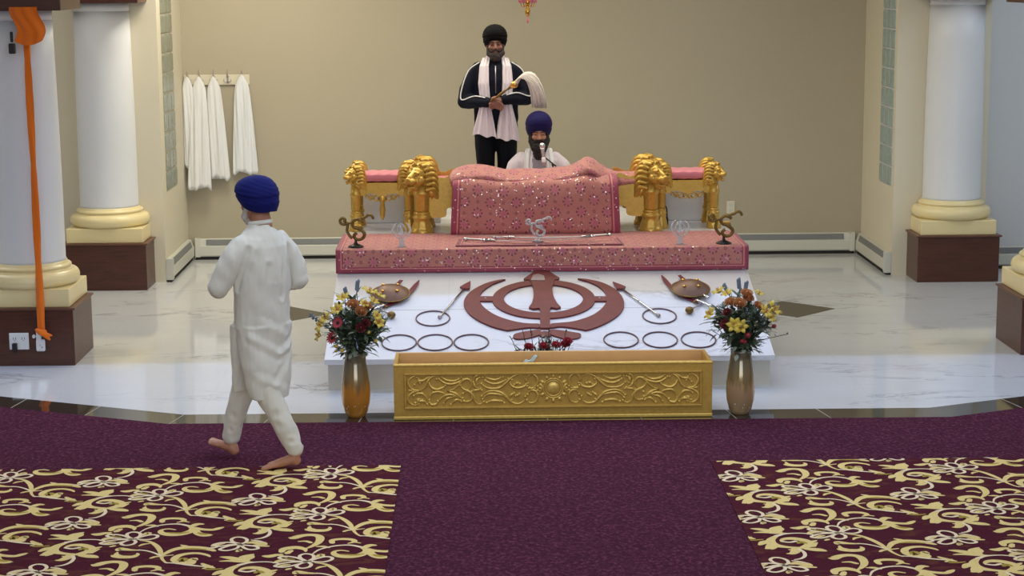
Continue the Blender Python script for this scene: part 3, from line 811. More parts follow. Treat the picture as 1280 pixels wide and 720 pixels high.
def arms(s, C):
    # C maps a local design (x to the emblem, y up the slope) onto the ramp; s = side
    side = 'left' if s > 0 else 'right'
    P = lambda x, y: ramp_px(*C(x, y))
    def onr(x, y, z): p = P(x, y); return RAMP @ Vector((p[0], p[1], z))
    # curved swords
    for nm, pts, lab in (('a', [(90,395),(160,362),(240,335),(320,305),(370,275),(430,220),(480,160),(508,122)], 'longer'), ('b', [(120,330),(170,290),(215,250),(258,208),(300,180),(335,150),(356,130)], 'shorter')):
        w = {'a': [.02, .025, .03, .034, .038, .04, .034, .008], 'b': [.018, .02, .024, .028, .03, .03, .026, .008]}[nm]
        zl = .013 if nm == 'a' else .022
        c = onr(*pts[3], 0); t = empty('curved_sword', c)
        tag(t, '%s of the two curved maroon swords under the %s bronze shield' % (lab, side), 'sword', 'curved swords under the shields')
        q = cr([P(*p)+(ww,) for p, ww in zip(pts, w)], 5); L = []; R = []
        for i, (x, y, ww) in enumerate(q):
            a = q[max(i-1, 0)]; b = q[min(i+1, len(q)-1)]; tx, ty = b[0]-a[0], b[1]-a[1]; l = hypot(tx, ty)
            L.append((x-ty/l*ww/2, y+tx/l*ww/2)); R.append((x+ty/l*ww/2, y-tx/l*ww/2))
        k0 = int(len(q)*.22)
        m = MB(); m.prism(L[k0:]+R[k0:][::-1], .007, RAMP @ T(0, 0, zl)); m.xf(T(*(-c))); m.build('blade', M['maroon_dark'], t)
        m = MB(); hp = [RAMP @ Vector((x, y, zl+.012)) - c for x, y, _ in q[:k0+2]]; m.tube(hp, [.016]+[.011]*(len(hp)-2)+[.015], 10); m.ell(hp[0], (.02, .02, .02)); m.build('hilt', M['silver'], t)
        m = MB(); g = hp[-1]; dr = (hp[-1]-hp[-2]).normalized(); sd = dr.cross(RAMP.to_3x3() @ Vector((0, 0, 1))); m.tube([g-sd*.05, g, g+sd*.05], [.007, .011, .007], 8); m.build('crossguard', M['brass'], t)
    # shield
    c2 = P(262, 255); t = empty('shield', RAMP @ Vector((c2[0], c2[1], .034))); tag(t, 'round domed brown-bronze shield lying on the %s side of the slope' % side, 'shield', 'shields on the slope')
    Rm = RAMP.to_3x3().to_4x4(); r = .155
    m = MB(); m.lathe([(r, 0), (r, .006), (r*.93, .014), (r*.75, .036), (r*.5, .055), (r*.2, .066), (.004, .068)], seg=48, M=Rm); m.build('dome', M['shield'], t)
    m = MB(); m.tube([Rm @ Vector((r*cos(a), r*sin(a), .005)) for a in [2*pi*i/48 for i in range(48)]], .006, 8, closed=True); m.build('rim', M['brass'], t)
    for k in range(4):
        m = MB(); a = pi/4+k*pi/2; m.ell(Rm @ Vector((r*.52*cos(a), r*.52*sin(a), .056)), (.015, .015, .01)); m.build('boss', M['brass_shine'], t)
    # round-headed mace
    a, b = P(270, 432), P(150, 350); t = empty('mace', RAMP @ Vector((a[0], a[1], .03))); tag(t, 'round-headed brass mace lying beside the %s vase of flowers on the slope' % side, 'mace', 'maces on the slope')
    loc = t.location.copy(); d = (RAMP @ Vector((b[0], b[1], .012)))-loc
    m = MB(); m.ell((0, 0, 0), (.034, .034, .029)); m.build('head', M['brass'], t)
    m = MB(); m.tube([d*.1, d*.5, d], [.010, .008, .008], 10); m.build('handle', M['steel'], t)
arms(1, lambda x, y: (450+x/6.857, 335+y/6.857))
arms(-1, lambda x, y: (900-x/6.857+1-0, 335+(y-42)/6.857))
# ---------------------------------------------------------------- pink brocade
def brocade(name, W, L, bx=.055, by0=.05, by1=.0, dx=.207, dy=.089, bc=((136, 46, 70), (168, 74, 96))):
    # u, v in metres across the cloth; medallions of eight dots in a half-drop repeat, deep rose borders, sequins
    t = NT(name); sx = t.n('ShaderNodeSeparateXYZ'); t.L(t.uv(), sx.inputs[0]); u, v = sx.outputs[0], sx.outputs[1]
    mm = t.m
    def cell(ou, ov):
        a = mm('MULTIPLY', mm('SUBTRACT', mm('FRACT', mm('ADD', mm('DIVIDE', u, dx), ou+10)), .5), dx)
        b = mm('MULTIPLY', mm('SUBTRACT', mm('FRACT', mm('ADD', mm('DIVIDE', v, dy*2), ov+10)), .5), dy*2)
        r = mm('SQRT', mm('ADD', mm('MULTIPLY', a, a), mm('MULTIPLY', b, b))); th = mm('ARCTAN2', b, a)
        k = mm('COSINE', mm('MULTIPLY', th, 8))
        dot = mm('MULTIPLY', mm('GREATER_THAN', k, .05), mm('LESS_THAN', mm('ABSOLUTE', mm('SUBTRACT', r, .038)), .0085))
        cen = mm('MULTIPLY', mm('LESS_THAN', r, .027), mm('GREATER_THAN', mm('ADD', k, mm('MULTIPLY', mm('SUBTRACT', .02, r), 60)), .0))
        return dot, cen
    def ringcell(ou, ov):
        a = mm('MULTIPLY', mm('SUBTRACT', mm('FRACT', mm('ADD', mm('DIVIDE', u, dx), ou+10)), .5), dx)
        b = mm('MULTIPLY', mm('SUBTRACT', mm('FRACT', mm('ADD', mm('DIVIDE', v, dy*2), ov+10)), .5), dy*2)
        r = mm('SQRT', mm('ADD', mm('MULTIPLY', a, a), mm('MULTIPLY', b, b)))
        return mm('LESS_THAN', mm('ABSOLUTE', mm('SUBTRACT', r, .0095)), .0045)
    d1, c1 = cell(0, .0); d2, c2 = cell(.5, .5); r1 = ringcell(.5, 0); r2 = ringcell(0, .5)
    dots = mm('MAXIMUM', d1, d2); cen = mm('MAXIMUM', c1, c2); rg = mm('MAXIMUM', r1, r2)
    n = t.noise(28, t.uv(), 4, .6); n2 = t.noise(160, t.uv(), 3, .6)
    base = t.mix(n, srgb(174, 102, 94), srgb(194, 134, 108))
    base = t.mix(t.ramp(n2, [(.45, (0, 0, 0, 1)), (.62, (1, 1, 1, 1))]), base, srgb(182, 98, 110))
    n3 = t.noise(240, t.uv(), 2, .7); base = t.mix(t.ramp(n3, [(.56, (0, 0, 0, 1)), (.70, (.8, .8, .8, 1))]), base, srgb(226, 176, 150)); fade = t.ramp(t.noise(9, t.uv(), 3, .6), [(.3, (.7, .7, .7, 1)), (.6, (1, 1, 1, 1))])
    cen = mm('MULTIPLY', cen, fade); dots = mm('MULTIPLY', dots, fade)
    base = t.mix(t.m('MULTIPLY', cen, .75), base, srgb(188, 82, 128)); base = t.mix(t.m('MULTIPLY', dots, .85), base, srgb(108, 28, 78)); base = t.mix(t.m('MULTIPLY', rg, .8), base, srgb(134, 76, 76))
    ed = mm('MINIMUM', u, mm('SUBTRACT', W, u))
    e2 = mm('MINIMUM', mm('ADD', v, 0 if by0 else 5.0), mm('ADD', mm('SUBTRACT', L, v), 0 if by1 else 5.0))
    bd = mm('MAXIMUM', mm('LESS_THAN', ed, bx), mm('LESS_THAN', e2, max(by0, by1)))
    e3 = mm('MINIMUM', mm('DIVIDE', ed, bx), mm('DIVIDE', e2, max(by0, by1, .01)))
    line = mm('MULTIPLY', bd, mm('LESS_THAN', mm('ABSOLUTE', mm('SUBTRACT', e3, .72)), .07))
    base = t.mix(bd, base, t.mix(n2, srgb(*bc[0]), srgb(*bc[1]))); base = t.mix(line, base, srgb(210, 130, 120))
    vo = t.n('ShaderNodeTexVoronoi'); vo.inputs['Scale'].default_value = 70; t.L(t.uv(), vo.inputs['Vector'])
    sp = t.n('ShaderNodeSeparateColor'); t.L(vo.outputs['Color'], sp.inputs[0])
    seq = mm('MULTIPLY', mm('LESS_THAN', vo.outputs['Distance'], .42), mm('GREATER_THAN', sp.outputs[0], mm('SUBTRACT', .925, mm('MULTIPLY', bd, .0))))
    base = t.mix(seq, base, srgb(245, 225, 220))
    rough = mm('SUBTRACT', .62, mm('MULTIPLY', seq, .45))
    t.set(base=base, rough=rough, sheen=.2, metal=mm('MULTIPLY', seq, .6))
    # every sequin sits at its own tilt
    h = mm('ADD', mm('MULTIPLY', n2, .6), mm('MULTIPLY', seq, mm('MULTIPLY', sp.outputs[1], 1.2)))
    t.bump(h, .5, .004)
    return t.mat
def profile_cloth(name, prof, x0, x1, nx, thick, mat, parent=None, wob=.003, loc=(0, 0, 0), xshift=None, seed=0):
    # prof: (y, z) path along which the cloth runs; extruded across x with slight unevenness, given a real thickness
    P_ = prof; n = len(P_); S_ = [0]
    for i in range(1, n): S_.append(S_[-1]+hypot(P_[i][0]-P_[i-1][0], P_[i][1]-P_[i-1][1]))
    nor = []
    for i in range(n):
        a = P_[max(i-1, 0)]; b = P_[min(i+1, n-1)]; dy, dz = b[0]-a[0], b[1]-a[1]; l = hypot(dy, dz); nor.append((-dz/l, dy/l))
    W = x1-x0
    V = []; Fc = []; UV = []
    def pt(i, j, off):
        x = x0+W*j/(nx-1); y, z = P_[i]; w = wob*noise.noise(Vector((x*4+seed, S_[i]*5, seed)))+wob*.7*noise.noise(Vector((x*11, S_[i]*12, seed+3)))
        xs = xshift(j/(nx-1), S_[i]/S_[-1]) if xshift else 0
        return (x+xs, y+nor[i][0]*(off+w+wob*1.2), z+nor[i][1]*(off+w+wob*1.2))
    for side, off in ((0, thick), (1, 0)):
        for i in range(n):
            for j in range(nx):
                p = pt(i, j, off) if side == 0 else (pt(i, j, 0)[0], P_[i][0], P_[i][1])
                V.append(p)
    A = n*nx
    f = lambda i, j, s=0: s*A+i*nx+j
    uv = lambda i, j: (W*j/(nx-1), S_[i])
    for i in range(n-1):
        for j in range(nx-1):
            Fc.append((f(i, j), f(i, j+1), f(i+1, j+1), f(i+1, j))); UV.append([uv(i, j), uv(i, j+1), uv(i+1, j+1), uv(i+1, j)])
            Fc.append((f(i, j, 1), f(i+1, j, 1), f(i+1, j+1, 1), f(i, j+1, 1))); UV.append([uv(i, j), uv(i+1, j), uv(i+1, j+1), uv(i, j+1)])
    for i in range(n-1):
        for j in (0, nx-1): Fc.append((f(i, j), f(i+1, j), f(i+1, j, 1), f(i, j, 1))); UV.append([uv(i, j), uv(i+1, j), uv(i+1, j), uv(i, j)])
    for j in range(nx-1):
        for i in (0, n-1): Fc.append((f(i, j), f(i, j, 1), f(i, j+1, 1), f(i, j+1))); UV.append([uv(i, j), uv(i, j), uv(i, j+1), uv(i, j+1)])
    m = MB(); m.add(V, Fc, 0, UV); o = m.build(name, mat, parent, loc=loc, recalc=True)
    return o, S_[-1]
ZC_ = ZP+.003
path = [(14.966, .668+.185*i/10) for i in range(11)]+[(14.968, ZC_-.004), (14.985, ZC_)]+[(14.985+.88*i/22, ZC_) for i in range(1, 23)]
Lc = .185+.02+.88
M['broc_floor'] = brocade('pink_brocade_cover', PX1-PX0+.02, Lc, .06, .05, .0)
o, _l = profile_cloth('platform_cover', path, PX0-.008, PX1+.008, 110, .012, M['broc_floor'], wob=.002)
tag(o, 'wide pink brocade cloth spread over the front of the raised platform', 'cloth')
ZT = ZC_+.0165
# smaller mat under the swords
path = [(15.03+.36*i/14, ZT+.006*abs(sin(i*1.1))*(1 if i > 9 else .3)) for i in range(15)]
M['broc_mat'] = brocade('pink_brocade_mat', 1.40, .36, .05, .05, .05, bc=((104, 34, 52), (140, 56, 74)))
o, _l = profile_cloth('sword_mat', path, -.17, 1.22, 60, .007, M['broc_mat'], wob=.0022, xshift=lambda u, v: (u-.5)*-.05*v, seed=4)
tag(o, 'small pink mat with deep rose border under the silver swords', 'mat')
ZM = ZT+.017

# ---------------------------------------------------------------- gold lion-legged throne (covered by the big cloth) and two side stands
def lion_leg(k, s, kh):
    """turned, fluted leg and a lion's head (muzzle to -y); k = leg section, s = total height, kh = head size"""
    leg = MB(); h = s
    leg.lathe([(.098*k, 0), (.100*k, .012*h), (.094*k, .03*h), (.098*k, .045*h), (.088*k, .06*h), (.082*k, .10*h), (.072*k, .15*h), (.064*k, .185*h), (.070*k, .20*h),
               (.078*k, .215*h), (.078*k, .235*h), (.070*k, .25*h), (.062*k, .262*h), (.068*k, .275*h), (.068*k, .29*h), (.058*k, .30*h)], seg=40,
              fn=lambda a, z: 1+(.035*cos(10*a) if .06*h < z < .18*h else 0))
    leg.lathe([(.057*k, .30*h), (.060*k, .33*h), (.062*k, .50*h), (.068*k, .52*h), (.076*k, .535*h), (.076*k, .555*h), (.066*k, .575*h), (.06*k, .66*h)], seg=48, fn=lambda a, z: 1+(.05*cos(16*a) if .31*h < z < .51*h else 0))
    hd = MB(); z0 = h-.130*kh; k = kh
    def e(c, r, rot=None): hd.ell((c[0]*k, c[1]*k, z0+c[2]*k), tuple(x*k for x in r), rot.to_3x3() if rot else None)
    def tb(pts, rad): hd.tube([(x*k, y*k, z0+z*k) for x, y, z in cr(pts, 4)], [r*k for r in cr([(r,) for r in rad], 4) for r in r], 8)
    e((0, .035, .0), (.078, .075, .105)); e((0, .03, -.085), (.072, .068, .075)); e((0, .02, .07), (.062, .062, .045))
    # face: skull, long nose bridge, square muzzle with parted jaws
    e((0, -.035, .025), (.058, .058, .058)); e((0, -.06, -.015), (.050, .05, .045))
    hd.cap((0, -.06*k, z0+.045*k), (0, -.125*k, z0+.006*k), .024*k, .022*k, 1.0)
    for q in (-1, 1):
        e((q*.019, -.118, -.016), (.025, .034, .024)); e((q*.030, -.082, .044), (.020, .018, .010), RY(q*.35)); e((q*.031, -.088, .029), (.011, .009, .008))
        e((q*.046, -.055, -.012), (.020, .032, .030)); e((q*.060, -.008, .080), (.020, .012, .024), RY(q*.4))
    e((0, -.150, .000), (.020, .012, .012)); e((0, -.100, -.060), (.026, .038, .012)); e((0, -.075, -.068), (.030, .03, .018)); e((0, -.118, -.072), (.014, .014, .016))
    # flowing locks from the face edge backwards and down
    for q in (-1, 1):
        for n_, (a0, zt_) in enumerate(((.25, .098), (.62, .086), (.95, .060), (1.2, .028), (1.38, -.008), (1.45, -.045), (1.35, -.082))):
            x0, y0 = q*.066*sin(a0)*1.02, -.030-.018*cos(a0)
            dz = .06+.012*n_
            tb([(x0, y0, zt_), (q*(.04+.052*sin(a0)), .02, zt_+.004), (q*(.03+.056*sin(a0)), .070, zt_-dz*.5), (q*(.02+.050*sin(a0)), .088, zt_-dz*1.25)], (.010, .0155, .0145, .006))
            if n_ % 2: tb([(x0*1.02, y0+.015, zt_-.022), (q*(.045+.046*sin(a0)), .015, zt_-.03), (q*(.045+.040*sin(a0)), .045, zt_-.075), (q*(.035+.036*sin(a0)), .06, zt_-.115)], (.008, .013, .012, .004))
        for n_ in range(3): tb([(q*(.028+.016*n_), -.02+.018*n_, -.085), (q*(.034+.018*n_), -.015+.022*n_, -.115), (q*(.024+.018*n_), -.012+.024*n_, -.15)], (.010, .014, .004))
    return leg, hd
def make_leg(parent, name, x, y, k, s, facing, kh):
    key = (round(k, 3), round(s, 3), round(kh, 3))
    if key not in HEADS:
        lg, hd = lion_leg(k, s, kh)
        HEADS[key] = (lg.mesh('lion_leg', [M['gold']]), voxel_mesh(hd, .0042*kh**.5, 1, name='lion_head')); HEADS[key][1].materials.append(M['gold'])
    o = bpy.data.objects.new(name, HEADS[key][0]); COL.objects.link(o); o.parent = parent; o.location = (x, y, 0)
    h = bpy.data.objects.new('lion_head', HEADS[key][1]); COL.objects.link(h); h.parent = o; h.rotation_euler = (0, 0, facing)
    return o
HEADS = {}
TX, TY = .53, 16.2
th = empty('golden_throne', (TX, TY, ZP)); tag(th, 'golden lion-legged throne bed in the middle, under the draped pink cloth', 'throne')
for x, fa in ((-1.0, -.85), (1.0, .85)):
    for y in (-.25, .25):
        make_leg(th, 'lion_leg', x, y, 1.08, .655, fa*(.8 if y < 0 else 1.1), 1.25)
def apron(poly, depth, M_, name, parent, mat='gold'):
    m = MB(); m.prism(poly, depth, M_); return m.build(name, M[mat], parent)
# scalloped board between the front legs, and one behind
ap = [(-.95, .50)]+cr([(-.95, .14), (-.80, .15), (-.78, .22), (-.70, .25), (-.66, .30), (-.4, .32), (0, .33), (.4, .32), (.66, .30), (.70, .25), (.78, .22), (.80, .15), (.95, .14)], 4)+[(.95, .50)]+cr([(.80, .49), (.72, .52), (.66, .47), (.5, .46), (0, .46), (-.5, .46), (-.66, .47), (-.72, .52), (-.80, .49)], 4)
for y in (-.265, .235): apron(ap, .03, T(0, y+.03, 0) @ RX(pi/2), 'carved_apron', th)
m = MB(); m.box(-.95, .95, -.21, .21, .36, .42, ch=.005); m.build('bed_board', M['gold'], th)
for s in (-1, 1):
    m = MB(); m.box(s*.99-.02, s*.99+.02, -.19, .19, .30, .42, ch=.006); m.build('side_rail', M['gold'], th)
m = MB(); m.box(-.93, .93, -.205, .205, .421, .462, ch=.016); m.build('cushion', M['pink_satin'], th)

def stand(cx, cy, w, d, label, pend):
    t = empty('lion_stand', (cx, cy, ZP)); tag(t, label, 'stand', 'small gold stands beside the throne')
    for x, fa in ((-w/2, -.9), (w/2, .9)):
        for y in (-d/2, d/2): make_leg(t, 'lion_leg', x, y, .66, .60, fa*(.85 if y < 0 else 1.3), .82)
    for y in (-d/2-.012, d/2-.012):
        pl_ = [(-w/2+.03, .42), (-w/2+.03, .315), (-w/2+.08, .315), (-w/2+.1, .335), (-.06, .33), (0, .30), (.06, .33), (w/2-.1, .335), (w/2-.08, .315), (w/2-.03, .315), (w/2-.03, .42)]
        apron(pl_, .024, T(0, y+.024, 0) @ RX(pi/2), 'front_apron', t)
    m = MB()
    for s in (-1, 1):
        for r, c in ((.022, (.055, .29)), (.016, (.095, .30)), (.014, (.02, .285))):
            m.tube([(s*c[0]+r*cos(a), -d/2, c[1]+r*sin(a)) for a in [2*pi*i/16 for i in range(16)]], .007, 6, closed=True)
        m.tube(cr([(s*.13, -d/2, .32), (s*.12, -d/2, .295), (s*.10, -d/2, .28), (s*.085, -d/2, .30)], 4), .007, 6)
    if pend: m.lathe([(.01, .10), (.02, .13), (.026, .19), (.018, .25), (.028, .27), (.02, .31)], (0, -d/2, 0), 16)
    m.build('carved_drop', M['gold'], t)
    for s in (-1, 1):
        m = MB(); m.box(s*w/2-.012, s*w/2+.012, -d/2+.03, d/2-.03, .33, .42, ch=.004); m.build('side_rail', M['gold'], t)
    m = MB(); m.box(-w/2+.02, w/2-.02, -d/2+.02, d/2-.02, .40, .425, ch=.004); m.build('top_board', M['gold'], t)
    def cush(u, v):
        a = 2*pi*v; ex = .35
        f = lambda q: (abs(q)**ex)*(1 if q >= 0 else -1)
        return ((u-.5)*(w-.085), (d/2-.03)*f(cos(a))*1.0, .468+.040*f(sin(a))+.003*sin(u*23+a*2))
    m = MB(); m.grid(24, 32, cush, cv=True); n = 24
    m.f += [[j*n for j in range(32)], [j*n+n-1 for j in range(32)][::-1]]; m.m += [0, 0]; m.sm += [False, False]; m.uv += [None, None]
    m.build('cushion', M['pink_satin'], t, recalc=True)
    return t
stand(-.825, 16.36, .47, .40, 'small gold lion-legged stand with pink cushion, left of the throne', True)
stand(1.875, 16.36, .47, .40, 'small gold lion-legged stand with pink cushion, right of the throne', False)
for x0, x1, lab in ((-1.06, -.32, 'left'), (1.5, 2.10, 'right')):
    o = MB().box(-(x1-x0)/2, (x1-x0)/2, 0, .28, 0, .37, ch=.012).build('white_box', M['white_cloth'], loc=((x0+x1)/2, 16.66, ZP))
    tag(o, 'low white box standing on the platform behind the %s gold stand' % lab, 'box', 'white boxes behind the stands')
t = empty('black_cable', (1.72, 16.42, ZP)); tag(t, 'short black cable end standing under the right gold stand', 'cable')
m = MB(); m.tube(cr([(-.10, -.02, .16), (-.06, -.02, .19), (-.01, -.02, .16), (0, -.02, .1), (0, -.02, .05)], 5), .006, 8); m.build('wire', M['black'], t)
m = MB(); m.tube([(0, -.02, 0), (0, -.02, .05), (0, -.02, .075)], [.013, .013, .006], 10); m.build('plug', M['black'], t)

# ---------------------------------------------------------------- big draped cloth over the scripture
CX0, CX1 = -.205, 1.235
prof = [(15.80, ZT+.004), (15.775, ZT+.04), (15.765, ZT+.15), (15.76, ZT+.30), (15.765, ZT+.36), (15.785, ZT+.415), (15.83, ZT+.445), (15.9, ZT+.46), (16.05, ZT+.465), (16.2, ZT+.465), (16.38, ZT+.46), (16.52, ZT+.44), (16.56, ZT+.38)]
prof = cr(prof, 5)
M['broc_big'] = brocade('pink_brocade_drape', CX1-CX0, 1.35, .075, .0, .0, .222, .094)
t = empty('scripture_cover', (.515, 15.8, ZT)); tag(t, 'large pink brocade cloth with rose borders draped over the throne front', 'cloth')
def bump_c(u, v):
    return .0
n = len(prof); 
def drape(prof, x0, x1, nx, thick, mat, parent, sag, name, loc):
    o, L = profile_cloth(name, prof, x0, x1, nx, thick, mat, parent, wob=.006, loc=(-loc[0], -loc[1], -loc[2]), seed=9)
    for v in o.data.vertices:
        x, y, z = v.co; u = (x-x0)/(x1-x0); dz, dy, dx = sag(u, (z-prof[0][1]), y); v.co.x += dx; v.co.z += dz; v.co.y += dy
    o.data.update(); return o
def sag(u, h, y):
    k = max(0, min(1, h/.5)); hump = math.exp(-((u-.80)/.10)**2); hump2 = math.exp(-((u-.08)/.12)**2)
    vf = sin(u*26+1.0)*.006*(1-k*.5)+.010*sin(u*9+.5)*(1-k)
    crease = .012*math.exp(-((u-.80+(.5-h)*.12)/.035)**2)*k
    return (k*(.045*hump+.012*hump2+.008*sin(u*14)), -vf-crease-.02*(1-k)*sin(pi*u), (u-.5)*.03*(1-k)-(u-.5)*.02*k)
drape(prof, CX0, CX1, 130, .014, M['broc_big'], t, sag, 'drape', (.515, 15.8, ZT))
# second cloth folded over the top, its ends hanging past the drape
t2 = empty('folded_cover', (.6, 16.0, ZT+.50)); tag(t2, 'folded pink brocade cloth lying along the top of the big drape', 'cloth')
M['broc_top'] = brocade('pink_brocade_fold', 3, 1.0, .0, .05, .05, .222, .094)
def fold(u, v):
    x = -.215+1.66*u; a = 2*pi*v
    top = ZT+.495+.012*sin(u*12)+.065*math.exp(-((u-.715)/.06)**2)-.02*math.exp(-((u-.5)/.2)**2)
    if u > .77: top -= .035*min(1, (u-.77)/.08)
    if u < .05: top -= .03*(1-u/.05)
    hy = .27-.10*max(0, min(1, (u-.76)/.1))
    hz = .034+.010*sin(u*17)+.018*math.exp(-((u-.72)/.07)**2)+.012
    c, s_ = cos(a), sin(a); f = lambda q, e: (abs(q)**e)*(1 if q >= 0 else -1)
    y = 16.075+hy*f(c, .7)+(.06*(u-.75) if u > .75 else 0)
    z = top+.0+hz*f(s_, .7)+.006*sin(a*3+u*30)
    if c < -.3: z -= .04*(-c-.3)
    return (x-.6+.01*sin(a*2), y-16.0, z-(ZT+.50))
m = MB(); nn = 90; m.grid(nn, 36, fold, cv=True, uvfn=lambda u, v: (u*1.66, v*.95))
m.f += [[j*nn for j in range(36)], [j*nn+nn-1 for j in range(36)][::-1]]; m.m += [0, 0]; m.sm += [False]*2; m.uv += [None, None]
m.build('folded_layers', M['broc_top'], t2, recalc=True)
# ---------------------------------------------------------------- golden donation box
BX0, BX1, BY0, BY1, BH = -.592, 1.655, 12.605, 13.045, .402
bc = ((BX0+BX1)/2, BY0, 0); W2 = (BX1-BX0)/2
t = empty('donation_box', bc); tag(t, 'long golden offering box with carved scroll panel and open tray top', 'offering box')
D = BY1-BY0
m = MB(); m.box(-W2+.012, W2-.012, .012, D-.012, 0, .30, ch=.004); m.build('body', M['gold_box'], t)
m = MB(); m.box(-W2, W2, 0, D, 0, .028, ch=.008); m.build('foot_moulding', M['gold_relief'], t)
# front, back and end boards carrying the tray
m = MB(); m.box(-W2+.004, W2-.004, .004, .03, .028, BH-.018, ch=.003); m.build('front_board', M['gold_box'], t)
m = MB(); m.box(-W2+.004, W2-.004, D-.03, D-.004, .30, BH-.004, ch=.003); m.build('back_board', M['tan_tray'], t)
for s in (-1, 1):
    m = MB(); m.box(min(s*(W2-.004), s*(W2-.03)), max(s*(W2-.004), s*(W2-.03)), .03, D-.03, .028, BH-.004, ch=.003); m.build('end_board', M['gold_box'], t)
m = MB(); m.box(-W2+.03, W2-.03, .03, D-.03, .30, .318); m.build('tray_floor', M['tan_tray'], t)
m = MB(); m.box(-W2, W2, 0, .036, BH-.022, BH, ch=.008); m.build('rim', M['gold_relief'], t)
PXF = .000927; PZF = BH/428
def bp(u, v): return ((u-1225)*PXF, (488-v)*PZF)
pz0, pz1 = bp(0, 405)[1], bp(0, 128)[1]; px = -bp(95, 0)[0]
m = MB()
fr = MB()
for (a0, a1, b0, b1) in ((-px, px, pz1-.018, pz1), (-px, px, pz0, pz0+.018), (-px, -px+.018, pz0+.018, pz1-.018), (px-.018, px, pz0+.018, pz1-.018)):
    fr.box(a0, a1, -.012, .006, a0*0+b0, b1, ch=.005)
fr.build('panel_frame', M['gold_box'], t)
SCR = [[(215,262),(160,275),(125,310),(130,350),(165,372),(205,365)], [(215,262),(160,255),(130,220),(130,185),(165,155),(195,160)],
 [(178,357),(212,343),(245,345),(268,368)], [(168,302),(190,288),(230,285),(262,318),(282,352)], [(175,218),(200,190),(240,186),(280,160),(312,155)], [(215,262),(250,240),(270,200),(290,170),(325,155),(342,176)],
 [(280,190),(300,235),(340,255),(390,240),(408,225)], [(285,335),(300,290),(345,272),(390,285),(412,302)], [(285,340),(300,370),(335,366),(346,345)],
 [(360,175),(400,205),(450,215),(510,200),(542,180)], [(380,160),(420,185),(480,190),(527,163)], [(430,270),(470,255),(510,220),(545,185),(580,178),(606,210),(590,250),(558,262)], [(430,270),(480,285),(520,320),(547,347)],
 [(350,347),(390,310),(440,295),(490,310),(522,342)], [(395,362),(420,325),(472,313)], [(448,372),(490,335),(527,350)], [(540,290),(575,273),(606,300),(600,340),(560,350),(538,325)],
 [(520,225),(545,255),(590,275),(620,310),(630,350),(660,371),(697,355)], [(605,275),(640,262),(682,266)], [(620,205),(630,160),(670,148),(692,166)], [(620,200),(635,240),(672,256)], [(650,217),(645,185),(667,168)],
 [(680,215),(720,245),(770,252),(820,245),(860,215),(895,180),(920,160),(960,149),(1000,165),(1021,200)], [(708,190),(760,214),(820,210),(882,178)], [(718,168),(780,186),(842,165)],
 [(680,312),(720,280),(770,270),(830,285),(870,320),(910,360),(960,371),(1000,350),(1012,318)], [(688,332),(730,295),(790,294),(850,310),(902,347)], [(718,362),(770,345),(830,350),(852,366)],
 [(1021,200),(1010,235),(960,250),(920,240),(898,215),(910,188)], [(927,290),(898,310),(906,342)], [(930,227),(950,213),(972,220)], [(940,312),(967,298)], [(1030,217),(1025,175),(1050,148),(1087,155),(1106,190),(1095,230),(1060,250),(1028,235)],
 [(1030,302),(1050,270),(1090,275),(1106,310),(1090,355),(1050,366),(1024,345)], [(1106,240),(1130,225),(1140,250),(1128,278),(1106,270)], [(135,262),(165,262)], [(205,178),(215,205)], [(190,352),(200,330),(230,335)], [(1040,255),(1085,255)]]
rel = MB()
for s in (1, -1):
    for q in SCR:
        c = cr([bp(*p) for p in q], 5); n = len(c)
        rad = [.0096*(.45+.75*sin(pi*min(1, (i+.6)/(n*.9)))) for i in range(n)]
        rel.tube([(s*x, .0035, z) for x, z in c], rad, 6)
        for e in (c[0], c[-1]): rel.ell((s*e[0], .002, e[1]), (.0105, .007, .0105), seg=8, rings=6)
rc = bp(1225, 255)
for r, w in ((.070, .0055), (.056, .0045)):
    rel.tube([(rc[0]+r*cos(a), .002, rc[1]+r*sin(a)) for a in [2*pi*i/40 for i in range(40)]], w, 6, closed=True)
rel.ell((rc[0], .003, rc[1]), (.046, .008, .046))
for i in range(12):
    a = 2*pi*i/12; rel.ell((rc[0]+.088*cos(a), .003, rc[1]+.088*sin(a)), (.019, .009, .013), RY(-a).to_3x3(), seg=10, rings=8)
rel.build('carved_scrolls', M['gold_relief'], t)

# scraps left in the tray
def note(x, y, rz, mat, label, cat, sz, name, tilt=.5):
    def fn(u, v): return ((u-.5)*sz[0], (v-.5)*sz[1], .012+.010*sin(u*9)+.008*sin(v*7+u*3)+tilt*(u)*.03)
    m = MB(); m.grid(12, 8, fn); m.grid(12, 8, lambda u, v: tuple(Vector(fn(u, v))-Vector((0, 0, .0012))))
    o = m.build(name, mat, loc=(x, y, .318), rot=(0, 0, rz)); return tag(o, label, cat)
M['paper'] = plain('grey_green_paper', (176, 188, 180), .7, var=.2, scale=70)
M['scrap'] = plain('dark_scrap', (74, 62, 50), .8, var=.3, scale=60)
note(.385, 12.93, .4, M['paper'], 'crumpled grey-green banknote in the tray of the golden box, near its middle', 'banknote', (.10, .06), 'banknote', 1.4)
note(.555-.36-.15, 12.76, 1.1, M['scrap'], 'small dark scrap in the left half of the golden tray', 'scrap', (.05, .03), 'paper_scrap', .6)
note(.80, 12.80, .1, M['scrap'], 'flat dark scrap right of the middle in the golden tray', 'scrap', (.06, .02), 'paper_scrap')
note(-.47, 12.72, .2, M['scrap'], 'tiny dark scrap at the left end of the golden tray', 'scrap', (.03, .02), 'paper_scrap')

